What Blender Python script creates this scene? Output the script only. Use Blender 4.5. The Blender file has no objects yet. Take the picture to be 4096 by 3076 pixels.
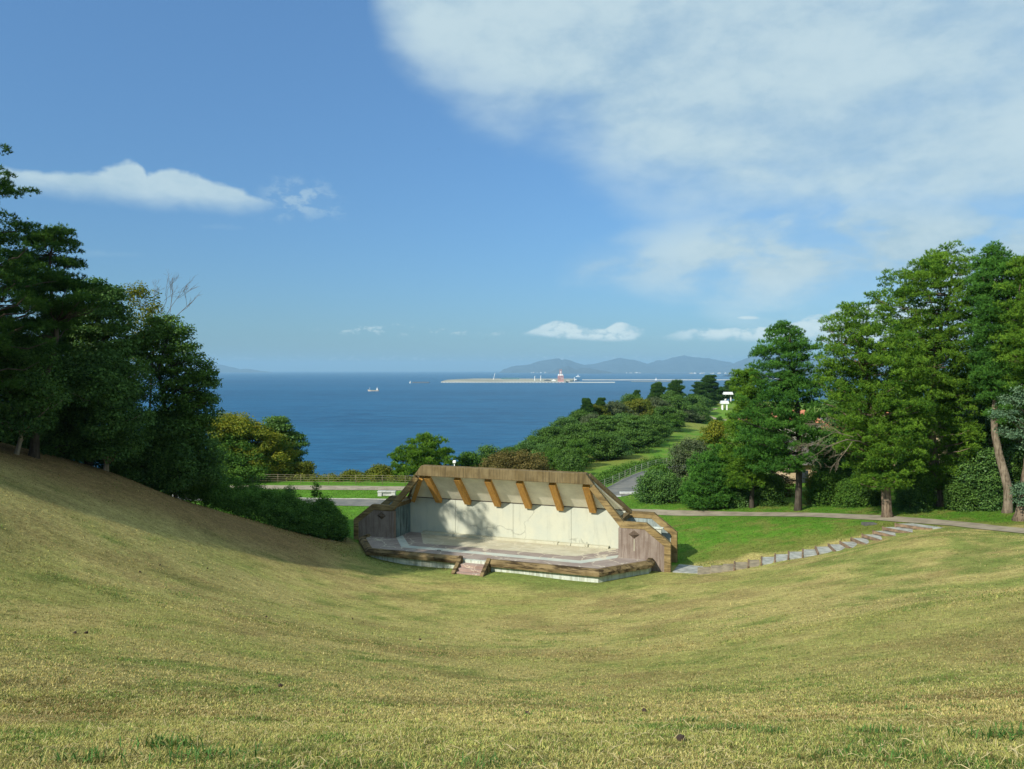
import bpy, bmesh, math, random
import numpy as np
from mathutils import Vector, Matrix
R = math.radians
SC = bpy.context.scene
COL = SC.collection

# ------------------------------------------------------------------ camera
FPX = 3080.0
HOR = 1480.0                       # image row of the true horizontal
PITCH = math.atan((1538.0 - HOR) / FPX)
cam_d = bpy.data.cameras.new('camera')
cam_d.sensor_width = 36.0
cam_d.lens = FPX / 4096.0 * 36.0
cam_d.clip_start = 0.1
cam_d.clip_end = 300000.0
cam = bpy.data.objects.new('camera', cam_d)
COL.objects.link(cam)
cam.rotation_euler = (math.pi / 2 - PITCH, 0, 0)
SC.camera = cam

# ------------------------------------------------------------------ light
SUN_EL = 34.0
SUN_AZ = 225.0                     # clockwise from +Y
sd = bpy.data.lights.new('sun', 'SUN')
sd.energy = 4.6
sd.angle = R(0.55)
sd.color = (1.0, 0.93, 0.80)
sun = bpy.data.objects.new('sun', sd)
COL.objects.link(sun)
az = R(SUN_AZ); el = R(SUN_EL)
SUN_DIR = Vector((math.sin(az) * math.cos(el), math.cos(az) * math.cos(el), math.sin(el)))
sun.rotation_euler = SUN_DIR.to_track_quat('Z', 'Y').to_euler()

SC.view_settings.view_transform = 'Standard'
SC.view_settings.look = 'None'
SC.view_settings.exposure = 0.45
SC.view_settings.gamma = 1.0
SC.cycles.max_bounces = 5
SC.cycles.diffuse_bounces = 2
SC.cycles.glossy_bounces = 2
SC.cycles.transmission_bounces = 3
SC.cycles.volume_bounces = 0
SC.cycles.transparent_max_bounces = 6
SC.cycles.use_denoising = True
SC.cycles.use_adaptive_sampling = False
SC.cycles.sample_clamp_indirect = 2.0

# ------------------------------------------------------------------ node helpers
class NT:
    def __init__(s, nt):
        s.nt = nt; s.n = nt.nodes; s.l = nt.links
    def add(s, t, **kw):
        nd = s.n.new(t)
        for k, v in kw.items(): setattr(nd, k, v)
        return nd
    def put(s, sock, v):
        if hasattr(v, 'is_output'): s.l.new(v, sock)
        elif v is not None: sock.default_value = v
    def m(s, op, a, b=None, c=None, clamp=False):
        nd = s.add('ShaderNodeMath', operation=op, use_clamp=clamp)
        s.put(nd.inputs[0], a); s.put(nd.inputs[1], b)
        if c is not None: s.put(nd.inputs[2], c)
        return nd.outputs[0]
    def mr(s, v, a, b, c=0.0, d=1.0, smooth=True):
        nd = s.add('ShaderNodeMapRange', interpolation_type='SMOOTHSTEP' if smooth else 'LINEAR')
        s.put(nd.inputs['Value'], v); s.put(nd.inputs['From Min'], a); s.put(nd.inputs['From Max'], b)
        s.put(nd.inputs['To Min'], c); s.put(nd.inputs['To Max'], d)
        return nd.outputs[0]
    def noise(s, vec, scale, detail=4, rough=0.55, dist=0.0):
        nd = s.add('ShaderNodeTexNoise')
        s.put(nd.inputs['Vector'], vec); s.put(nd.inputs['Scale'], scale)
        nd.inputs['Detail'].default_value = detail; nd.inputs['Roughness'].default_value = rough
        nd.inputs['Distortion'].default_value = dist
        return nd.outputs['Fac']
    def map(s, vec, scale=(1, 1, 1), loc=(0, 0, 0), rot=(0, 0, 0)):
        nd = s.add('ShaderNodeMapping')
        s.put(nd.inputs['Vector'], vec); nd.inputs['Scale'].default_value = scale
        nd.inputs['Location'].default_value = loc; nd.inputs['Rotation'].default_value = rot
        return nd.outputs[0]
    def mix(s, f, a, b, blend='MIX'):
        nd = s.add('ShaderNodeMix', data_type='RGBA', blend_type=blend)
        s.put(nd.inputs[0], f)
        for i, v in ((6, a), (7, b)):
            if isinstance(v, (tuple, list)): v = tuple(v) + ((1,) if len(v) == 3 else ())
            s.put(nd.inputs[i], v)
        return nd.outputs[2]
    def curve(s, v, pts, lo=0.0, hi=1.0):
        """piecewise curve: pts of (x in 0..1, y in 0..1)"""
        nd = s.add('ShaderNodeFloatCurve')
        s.put(nd.inputs['Value'], v)
        cv = nd.mapping.curves[0]
        cv.points[0].location = pts[0]; cv.points[1].location = pts[-1]
        for p in pts[1:-1]: cv.points.new(*p)
        for p in cv.points: p.handle_type = 'AUTO_CLAMPED'
        nd.mapping.update()
        return nd.outputs[0]
    def bump(s, h, strength=0.3, dist=0.02):
        nd = s.add('ShaderNodeBump')
        s.put(nd.inputs['Height'], h); nd.inputs['Strength'].default_value = strength
        nd.inputs['Distance'].default_value = dist
        return nd.outputs[0]

def new_mat(name):
    m = bpy.data.materials.new(name); m.use_nodes = True
    t = NT(m.node_tree)
    bs = m.node_tree.nodes['Principled BSDF']
    return m, t, bs

# ------------------------------------------------------------------ sky with clouds
w = bpy.data.worlds.new('World'); SC.world = w; w.use_nodes = True
t = NT(w.node_tree)
bg = w.node_tree.nodes['Background']
sky = t.add('ShaderNodeTexSky', sky_type='NISHITA')
sky.sun_disc = False
sky.sun_elevation = R(SUN_EL); sky.sun_rotation = R(SUN_AZ)
sky.altitude = 50; sky.air_density = 1.0; sky.dust_density = 0.6; sky.ozone_density = 2.2
tc = t.add('ShaderNodeTexCoord')
G = tc.outputs['Generated']
sp = t.add('ShaderNodeSeparateXYZ'); t.l.new(G, sp.inputs[0])
gx, gy, gz = sp.outputs
AZ = t.m('ARCTAN2', gx, gy)                       # 0 straight ahead, + to the right
EL = t.m('ARCSINE', gz)
# noise domain: azimuth / elevation, stretched so clouds lie flat
cmb = t.add('ShaderNodeCombineXYZ')
t.put(cmb.inputs[0], AZ); t.put(cmb.inputs[1], t.m('MULTIPLY', EL, 1.0)); 
V = cmb.outputs[0]
def azt(px): return math.atan((px - 2048) / FPX)
def elt(py, px=2048): return math.asin(((HOR - py) / FPX) / math.sqrt(1 + ((px - 2048) / FPX) ** 2 + ((HOR - py) / FPX) ** 2))
A0, A1 = azt(-400), azt(4496)
azn = t.mr(AZ, A0, A1, 0, 1, smooth=False)
EMAX = 0.7
def ecurve(pts):
    q = [((azt(px) - A0) / (A1 - A0), min(1.0, max(0.0, elt(py, px) / EMAX))) for px, py in pts]
    return t.m('MULTIPLY', t.curve(azn, q), EMAX)
skyc = sky.outputs[0]
# slightly cooler, deeper blue as the phone rendered it
skyc = t.mix(1.0, skyc, t.mix(t.mr(EL, 0.04, 0.50, 0, 1, False), (0.43, 0.65, 0.86, 1), (0.90, 1.27, 1.48, 1)), 'MULTIPLY')
n_big = t.noise(t.map(V, (3.0, 7.0, 1), rot=(0, 0, 0.35)), 1.0, 4, 0.5, 0.25)
n_med = t.noise(t.map(V, (8.0, 17.0, 1), loc=(3, 1, 0), rot=(0, 0, 0.4)), 1.0, 5, 0.5, 0.2)
n_fine = t.noise(t.map(V, (40.0, 70.0, 1), loc=(9, 5, 0)), 1.0, 5, 0.6, 0.2)
n_puff = t.noise(t.map(V, (24.0, 34.0, 1), loc=(4, 2, 0)), 1.0, 3, 0.5, 0.4)
# (1) big stratus bank, upper right
lower = ecurve([(-400, -1000), (1350, -900), (1480, -80), (1680, 270), (1950, 440), (2250, 560), (2500, 720), (2800, 850), (3200, 920), (4096, 1000), (4496, 1010)])
d1 = t.m('ADD', t.m('SUBTRACT', EL, lower), 0.012)
d1 = t.m('ADD', d1, t.m('MULTIPLY', t.m('SUBTRACT', n_med, 0.5), 0.11))
d1 = t.m('ADD', d1, t.m('MULTIPLY', t.m('SUBTRACT', n_big, 0.5), 0.10))
c1 = t.mr(d1, -0.045, 0.095)
tex1 = t.mr(t.m('ADD', t.m('MULTIPLY', n_big, 0.6), t.m('MULTIPLY', n_med, 0.4)), 0.30, 0.56, 0.72, 1.0)
c1 = t.m('MULTIPLY', c1, tex1)
# (2) thin streaks beneath it
mid2 = ecurve([(-400, 1500), (1900, 1400), (2280, 1060), (2700, 1040), (3200, 1010), (4096, 1060), (4496, 1070)])
d2 = t.m('ABSOLUTE', t.m('SUBTRACT', EL, mid2))
d2 = t.m('ADD', d2, t.m('MULTIPLY', t.m('SUBTRACT', n_med, 0.5), -0.06))
d2 = t.m('DIVIDE', d2, t.mr(AZ, azt(2230), azt(3500), 0.04, 0.14))
c2 = t.m('MULTIPLY', t.mr(d2, 0.0, 1.0, 1.15, 0.0), t.mr(AZ, azt(2230), azt(3000), 0.5, 1.0))
c2 = t.m('MULTIPLY', c2, t.mr(AZ, azt(2200), azt(2330), 0, 1))
c2 = t.m('MULTIPLY', c2, t.mr(n_med, 0.36, 0.56, 0.35, 1.0))
# (3) long cumulus on the left
def body(top, bot, soft_t, soft_b, amp, nse, a, b, edge):
    tt = t.m('ADD', ecurve(top), t.m('MULTIPLY', t.m('SUBTRACT', nse, 0.5), amp))
    bb = t.m('ADD', ecurve(bot), t.m('MULTIPLY', t.m('SUBTRACT', nse, 0.5), amp * -0.6))
    m1 = t.mr(t.m('SUBTRACT', tt, EL), 0.0, soft_t)
    m2 = t.mr(t.m('SUBTRACT', EL, bb), 0.0, soft_b)
    m3 = t.m('MULTIPLY', t.mr(AZ, azt(a), azt(a + edge)), t.mr(AZ, azt(b - edge), azt(b), 1.0, 0.0))
    return t.m('MULTIPLY', t.m('MULTIPLY', m1, m2), m3)
c3 = body([(-400, 700), (60, 668), (300, 680), (480, 655), (510, 636), (565, 640), (590, 690), (690, 672), (740, 682), (850, 710), (960, 745), (1060, 780), (1150, 810), (1300, 830), (4496, 830)],
          [(-400, 860), (60, 800), (350, 830), (650, 862), (850, 872), (1000, 878), (1120, 855), (1300, 842), (4496, 860)],
          0.008, 0.030, 0.028, t.m('ADD', t.m('MULTIPLY', n_puff, 0.7), t.m('MULTIPLY', n_fine, 0.3)), -300, 1200, 120)
c3b = t.m('MULTIPLY', body([(-400, 760), (900, 760), (1100, 690), (1300, 720), (1400, 800), (4496, 800)],
          [(-400, 900), (900, 900), (1200, 905), (1400, 900), (4496, 900)], 0.03, 0.03, 0.04, n_fine, 1000, 1450, 160), t.mr(n_fine, 0.42, 0.6, 0.05, 0.5))
c3c = t.m('MULTIPLY', body([(-400, 1010), (350, 990), (600, 1010), (4496, 1010)], [(-400, 1030), (350, 1038), (600, 1035), (4496, 1030)], 0.012, 0.008, 0.012, n_fine, 280, 640, 120), 0.22)
c3d = t.m('MULTIPLY', body([(-400, 900), (820, 895), (960, 900), (4496, 910)], [(-400, 930), (820, 925), (960, 930), (4496, 930)], 0.01, 0.008, 0.012, n_fine, 780, 1010, 70), 0.25)
# (4) small cumulus near the horizon
c4 = body([(-400, 1420), (2080, 1330), (2160, 1302), (2230, 1280), (2310, 1296), (2400, 1312), (2480, 1286), (2560, 1306), (4496, 1330)],
          [(-400, 1430), (2080, 1345), (2250, 1362), (2400, 1368), (2500, 1372), (2600, 1350), (4496, 1340)],
          0.004, 0.007, 0.009, n_fine, 2070, 2590, 60)
c5 = body([(-400, 1400), (2600, 1345), (2760, 1312), (2900, 1305), (2990, 1300), (3150, 1290), (3260, 1250), (3500, 1200), (4496, 1200)],
          [(-400, 1420), (2600, 1370), (3000, 1372), (3300, 1385), (3500, 1390), (4496, 1390)],
          0.005, 0.010, 0.012, n_fine, 2590, 4300, 200)
c6 = body([(-400, 1260), (2930, 1262), (2990, 1258), (3050, 1264), (4496, 1270)], [(-400, 1290), (2930, 1280), (2990, 1284), (3050, 1282), (4496, 1290)],
          0.004, 0.004, 0.002, n_fine, 2925, 3055, 40)
c7 = t.m('MULTIPLY', body([(-400, 1330), (1250, 1315), (1300, 1308), (1560, 1300), (1620, 1295), (1700, 1310), (1990, 1320), (4496, 1330)],
          [(-400, 1332), (1250, 1335), (1560, 1345), (1990, 1345), (4496, 1330)], 0.006, 0.008, 0.022, n_fine, 1230, 2080, 80), t.mr(n_fine, 0.5, 0.62, 0.0, 0.6))
# faint line of tiny cumulus just over the sea
hz = t.m('MULTIPLY', t.mr(t.m('ABSOLUTE', t.m('SUBTRACT', EL, 0.0145)), 0.0, 0.007, 1.0, 0.0), t.mr(t.noise(t.map(V, (110.0, 170.0, 1)), 1.0, 4, 0.6), 0.5, 0.66, 0.0, 0.4))
brk = t.mr(n_fine, 0.36, 0.52, 0.35, 1.0)
c4 = t.m('MULTIPLY', c4, brk); c5 = t.m('MULTIPLY', c5, brk)
fa = c1
for c, k in ((c2, 1.0), (c3, 0.95), (c3b, 1), (c3c, 1), (c3d, 1), (c4, 1.0), (c5, 0.95), (c6, 0.95), (c7, 0.9), (hz, 0.9)):
    fa = t.m('MAXIMUM', fa, t.m('MULTIPLY', c, k))
fa = t.m('MULTIPLY', fa, 0.93)
shade = t.mr(t.m('ADD', t.m('ADD', t.m('MULTIPLY', n_big, 0.4), t.m('MULTIPLY', n_med, 0.4)), t.m('MULTIPLY', n_fine, 0.2)), 0.34, 0.60, 0.0, 1.0)
cloudc = t.mix(shade, (3.3, 4.8, 5.8, 1), (4.9, 6.2, 6.7, 1))
cloudc = t.mix(1.0, cloudc, t.mix(t.mr(EL, 0.03, 0.12), (1.55, 1.38, 1.22, 1), (1, 1, 1, 1)), 'MULTIPLY')
final = t.mix(fa, skyc, cloudc)
t.l.new(final, bg.inputs['Color'])
bg.inputs['Strength'].default_value = 0.086

# ------------------------------------------------------------------ placing
cp, spn = math.cos(PITCH), math.sin(PITCH)
def P(px, py, d):
    X = (px - 2048) / FPX; Y = -(py - 1538) / FPX
    v = Vector((X, cp + Y * spn, -spn + Y * cp))
    return v * (d / v.y)

def label(o, text=None, cat=None, group=None, kind=None):
    if text: o['label'] = text
    if cat: o['category'] = cat
    if group: o['group'] = group
    if kind: o['kind'] = kind
    return o

def link(name, me, mat=None, parent=None):
    o = bpy.data.objects.new(name, me)
    COL.objects.link(o)
    if mat is not None and len(me.materials) == 0:
        me.materials.append(mat)
    if parent is not None: o.parent = parent
    return o

def empty(name, loc=(0, 0, 0), rz=0.0):
    o = bpy.data.objects.new(name, None); COL.objects.link(o)
    o.empty_display_size = 0.3
    o.location = loc; o.rotation_euler = (0, 0, rz)
    return o

def mesh_np(name, V, F, smooth=False, attrs=None):
    """V (n,3), F list of int arrays each (m,k)"""
    me = bpy.data.meshes.new(name)
    V = np.ascontiguousarray(V, dtype=np.float32)
    me.vertices.add(len(V)); me.vertices.foreach_set('co', V.ravel())
    if not isinstance(F, list): F = [F]
    F = [f for f in F if len(f)]
    nl = sum(f.size for f in F); nf = sum(len(f) for f in F)
    me.loops.add(nl); me.polygons.add(nf)
    me.loops.foreach_set('vertex_index', np.concatenate([f.ravel() for f in F]).astype(np.int32))
    tot = np.concatenate([np.full(len(f), f.shape[1], dtype=np.int32) for f in F])
    st = np.concatenate([[0], np.cumsum(tot)[:-1]]).astype(np.int32)
    me.polygons.foreach_set('loop_start', st)
    me.polygons.foreach_set('loop_total', tot)
    if smooth: me.polygons.foreach_set('use_smooth', np.ones(nf, dtype=bool))
    if attrs:
        for k, (typ, dom, arr) in attrs.items():
            a = me.attributes.new(k, typ, dom)
            a.data.foreach_set('color' if 'COLOR' in typ else 'value', np.ascontiguousarray(arr, dtype=np.float32).ravel())
    me.update(calc_edges=True)
    return me

class MB:
    """collects prisms and tubes into one mesh"""
    def __init__(s): s.v = []; s.f = []
    def quadbox(s, pts8):
        b = len(s.v); s.v += [tuple(p) for p in pts8]
        for f in ((0, 3, 2, 1), (4, 5, 6, 7), (0, 1, 5, 4), (1, 2, 6, 5), (2, 3, 7, 6), (3, 0, 4, 7)):
            s.f.append(tuple(b + i for i in f))
        return s
    def box(s, x0, x1, y0, y1, z0, z1):
        return s.quadbox([(x0, y0, z0), (x1, y0, z0), (x1, y1, z0), (x0, y1, z0), (x0, y0, z1), (x1, y0, z1), (x1, y1, z1), (x0, y1, z1)])
    def prism_y(s, poly, y0, y1):
        """poly: (x,z) list extruded along y"""
        n = len(poly); b = len(s.v)
        a = sum(poly[i][0] * poly[(i + 1) % n][1] - poly[(i + 1) % n][0] * poly[i][1] for i in range(n))
        if a < 0: poly = poly[::-1]
        s.v += [(x, y0, z) for x, z in poly] + [(x, y1, z) for x, z in poly]
        s.f.append(tuple(b + i for i in range(n)))
        s.f.append(tuple(b + n + i for i in reversed(range(n))))
        for i in range(n):
            j = (i + 1) % n
            s.f.append((b + j, b + i, b + n + i, b + n + j))
        return s
    def prism_z(s, poly, z0, z1):
        n = len(poly); b = len(s.v)
        a = sum(poly[i][0] * poly[(i + 1) % n][1] - poly[(i + 1) % n][0] * poly[i][1] for i in range(n))
        if a < 0: poly = poly[::-1]
        s.v += [(x, y, z0) for x, y in poly] + [(x, y, z1) for x, y in poly]
        s.f.append(tuple(b + i for i in reversed(range(n))))
        s.f.append(tuple(b + n + i for i in range(n)))
        for i in range(n):
            j = (i + 1) % n
            s.f.append((b + i, b + j, b + n + j, b + n + i))
        return s
    def bar(s, a, b, w, h, up=(0, 0, 1), w2=None, h2=None):
        a = Vector(a); b = Vector(b); d = (b - a).normalized(); up = Vector(up)
        x = d.cross(up)
        if x.length < 1e-4: x = Vector((1, 0, 0))
        x.normalize(); y = x.cross(d).normalized()
        w2 = w if w2 is None else w2; h2 = h if h2 is None else h2
        p = []
        for c, ww, hh in ((a, w, h), (b, w2, h2)):
            p += [c - x * ww / 2 - y * hh / 2, c + x * ww / 2 - y * hh / 2, c + x * ww / 2 + y * hh / 2, c - x * ww / 2 + y * hh / 2]
        q = len(s.v); s.v += [tuple(v) for v in p]
        for f in ((0, 1, 2, 3), (7, 6, 5, 4), (0, 4, 5, 1), (1, 5, 6, 2), (2, 6, 7, 3), (3, 7, 4, 0)):
            s.f.append(tuple(q + i for i in f))
        return s
    def tube(s, pts, rad, n=8, jit=0.0, rng=None):
        pts = [Vector(p) for p in pts]; q = len(s.v)
        x = None
        for i, p in enumerate(pts):
            d = (pts[min(i + 1, len(pts) - 1)] - pts[max(i - 1, 0)])
            d = d.normalized() if d.length > 1e-6 else Vector((0, 0, 1))
            if x is None:
                x = d.cross(Vector((0.3, 1, 0.1)))
                if x.length < 1e-3: x = d.cross(Vector((1, 0, 0)))
            x = (x - d * x.dot(d)).normalized(); y = d.cross(x)
            r = rad[i] if hasattr(rad, '__len__') else rad
            for k in range(n):
                a = 2 * math.pi * k / n
                rr = r * (1 + (rng.uniform(-jit, jit) if rng else 0))
                s.v.append(tuple(p + (x * math.cos(a) + y * math.sin(a)) * rr))
        for i in range(len(pts) - 1):
            for k in range(n):
                k2 = (k + 1) % n
                s.f.append((q + i * n + k, q + i * n + k2, q + (i + 1) * n + k2, q + (i + 1) * n + k))
        s.f.append(tuple(q + k for k in reversed(range(n))))
        s.f.append(tuple(q + (len(pts) - 1) * n + k for k in range(n)))
        return s
    def mesh(s, name, smooth=False):
        me = bpy.data.meshes.new(name); me.from_pydata(s.v, [], s.f); me.update()
        if smooth:
            me.polygons.foreach_set('use_smooth', np.ones(len(me.polygons), dtype=bool))
        return me
    def build(s, name, mat, parent=None, bevel=0.0, smooth=False):
        me = s.mesh(name, smooth)
        if bevel:
            bm = bmesh.new(); bm.from_mesh(me)
            bmesh.ops.bevel(bm, geom=list(bm.edges), offset=bevel, segments=1, affect='EDGES', clamp_overlap=True)
            bm.to_mesh(me); bm.free()
        return link(name, me, mat, parent)

def copy_tree(o, parent=None, name=None):
    c = o.copy(); COL.objects.link(c); c.parent = parent
    for ch in list(o.children): copy_tree(ch, c)
    return c

# ------------------------------------------------------------------ numpy noise
def vnoise(x, y, seed=0):
    xi = np.floor(x).astype(np.int64); yi = np.floor(y).astype(np.int64)
    xf = x - xi; yf = y - yi
    def h(a, b):
        n = (a * 374761393 + b * 668265263 + seed * 1442695041) & 0xffffffff
        n = ((n ^ (n >> 13)) * 1274126177) & 0xffffffff
        n = n ^ (n >> 16)
        return (n & 0xffff) / 65535.0
    u = xf * xf * (3 - 2 * xf); v = yf * yf * (3 - 2 * yf)
    return (h(xi, yi) * (1 - u) + h(xi + 1, yi) * u) * (1 - v) + (h(xi, yi + 1) * (1 - u) + h(xi + 1, yi + 1) * u) * v
def fbm(x, y, seed=0, o=4):
    s = 0; a = 0.5; tt = 0
    for i in range(o):
        s = s + a * vnoise(x * 2 ** i + 17.3 * i, y * 2 ** i - 9.1 * i, seed + i); tt += a; a *= 0.5
    return s / tt
def sstep(a, b, x):
    q = np.clip((x - a) / (b - a), 0, 1); return q * q * (3 - 2 * q)

# ------------------------------------------------------------------ terrain
PLZ = -12.4
ctl = []
def c_px(px, py, d): v = P(px, py, d); ctl.append((v.x, v.y, v.z))
def c_w(x, y, z): ctl.append((x, y, z))
for x, z in ((-9, -1.5), (0, -1.6), (9, -1.7)): c_w(x, 0, z)
c_w(-12, 14, -4.75 + 0.0); c_w(-24, 14, -3.4); c_w(-12, -14, 0.2); c_w(0, -14, 0.0); c_w(12, -14, 0.0); c_w(30, -10, -0.8); c_w(-30, -8, 0.6)
for d, r in ((5, .52), (10, .462), (15, .433), (20, .405), (30, .353), (38, .314)): c_w(0, d, -r * d)
for q in ((0, 3076, 5), (0, 2800, 10), (0, 2500, 18), (0, 2150, 26), (60, 1815, 38), (425, 1885, 42), (700, 1990, 46), (1000, 2080, 49), (1250, 2150, 51),
          (600, 2230, 31), (1000, 2300, 36), (1200, 2240, 43), (600, 2500, 20), (-500, 1900, 25), (-300, 1700, 36),
          (4096, 3076, 5), (4096, 2700, 14), (4096, 2350, 28), (4096, 2200, 37), (3700, 2150, 43), (3300, 2300, 38), (2800, 2350, 41), (3300, 2500, 25), (3300, 2800, 12.5), (3700, 2400, 27),
          (4600, 2120, 38), (4600, 2300, 24),
          (2820, 2287, 47.5), (3243, 2217, 48), (3460, 2172, 48.2), (3689, 2113, 48.5), (3250, 2185, 50), (3000, 2215, 50), (2900, 2130, 55), (3300, 2110, 53),
          (2900, 2058, 62.5), (3200, 2064, 58), (3500, 2075, 54), (3800, 2096, 49.5), (4096, 2125, 45.5), (4400, 2140, 41),
          (3000, 2035, 64), (3200, 2040, 61), (3550, 2060, 55), (3760, 2072, 52), (4030, 2085, 49), (4300, 2090, 46),
          (2350, 1900, 97), (2600, 1960, 82), (2500, 1990, 78), (2400, 1860, 108), (2600, 1885, 100), (2700, 1760, 150), (2868, 1714, 230), (2850, 1640, 300), (2760, 1690, 210),
          ):
    c_px(*q)
for x, y in ((-8, 48), (0, 46), (5, 43), (9, 46), (-9, 54), (0, 55), (9, 55), (0, 62), (-15, 62), (12, 62), (-25, 72), (-15, 72), (-5, 72), (5, 70), (-30, 82), (-15, 82), (0, 80), (12, 76), (-20, 60), (20, 82), (-40, 78), (-3, 51)):
    c_w(x, y, PLZ)
c_w(-34, 58, -9); c_w(-45, 50, -4); c_w(-60, 40, -1); c_w(-60, 80, -9); c_w(-60, 10, 2); c_w(-90, 40, 1)
c_w(60, 40, -7.5); c_w(60, 70, -9.5); c_w(60, 0, -4); c_w(40, 90, -12); c_w(80, 120, -14); c_w(120, 200, -18); c_w(160, 60, -12); c_w(60, 160, -16)
c_w(120, 330, -14); c_w(220, 300, -22); c_w(200, 150, -20); c_w(0, 110, -14); c_w(-60, 110, -13); c_w(100, 400, -16)
CT = np.array(ctl)
def _phi(r2): return 0.5 * r2 * np.log(r2 + 1e-9)
_n = len(CT); _S = 30.0
_X = CT[:, :2] / _S
_K = _phi(((_X[:, None] - _X[None]) ** 2).sum(-1)) + np.eye(_n) * 0.0006
_Pm = np.c_[np.ones(_n), _X]
_A = np.block([[_K, _Pm], [_Pm.T, np.zeros((3, 3))]])
_W = np.linalg.solve(_A, np.r_[CT[:, 2], 0, 0, 0])
EDGE = np.array([(-400, -120), (-180, 10), (-100, 70), (-60, 92), (-30, 93), (-8, 92), (2, 100), (10, 128), (26, 190), (52, 290), (92, 400), (200, 480), (700, 560)], dtype=float)
def edge_dist(x, y):
    best = np.full(x.shape, 1e9); sgn = np.ones(x.shape)
    for a, b in zip(EDGE[:-1], EDGE[1:]):
        d = b - a; L2 = (d ** 2).sum()
        tt = np.clip(((x - a[0]) * d[0] + (y - a[1]) * d[1]) / L2, 0, 1)
        qx = x - (a[0] + tt * d[0]); qy = y - (a[1] + tt * d[1])
        dd = np.hypot(qx, qy); cr = d[0] * qy - d[1] * qx       # >0: to the left of the line, seaward
        m = dd < best
        best = np.where(m, dd, best); sgn = np.where(m, np.sign(cr), sgn)
    return best * sgn
def terrain_raw(x, y):
    x = np.asarray(x, float); y = np.asarray(y, float); sh = x.shape
    xf = np.clip(x.ravel(), -95, 230) / _S; yf = np.clip(y.ravel(), -25, 420) / _S
    z = _W[_n] + _W[_n + 1] * xf + _W[_n + 2] * yf
    for i in range(_n):
        z = z + _W[i] * _phi((xf - _X[i, 0]) ** 2 + (yf - _X[i, 1]) ** 2)
    z = z.reshape(sh)
    return np.clip(z, -26, 4)
def terrain(x, y):
    x = np.asarray(x, float); y = np.asarray(y, float)
    z = terrain_raw(x, y)
    z = z + (fbm(x * 0.35, y * 0.35, 5, 3) - 0.5) * 0.10 * sstep(2, 10, np.hypot(x, y))
    e = edge_dist(x, y)
    f = sstep(0, 1, e / 85.0)
    z = z * (1 - f) + (-84.0) * f
    return z
def tz(x, y): return float(terrain(np.array([x]), np.array([y]))[0])
def on(px, d, dz=0.0):
    x = (px - 2048) / FPX * d
    return Vector((x, d, tz(x, d) + dz))

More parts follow.
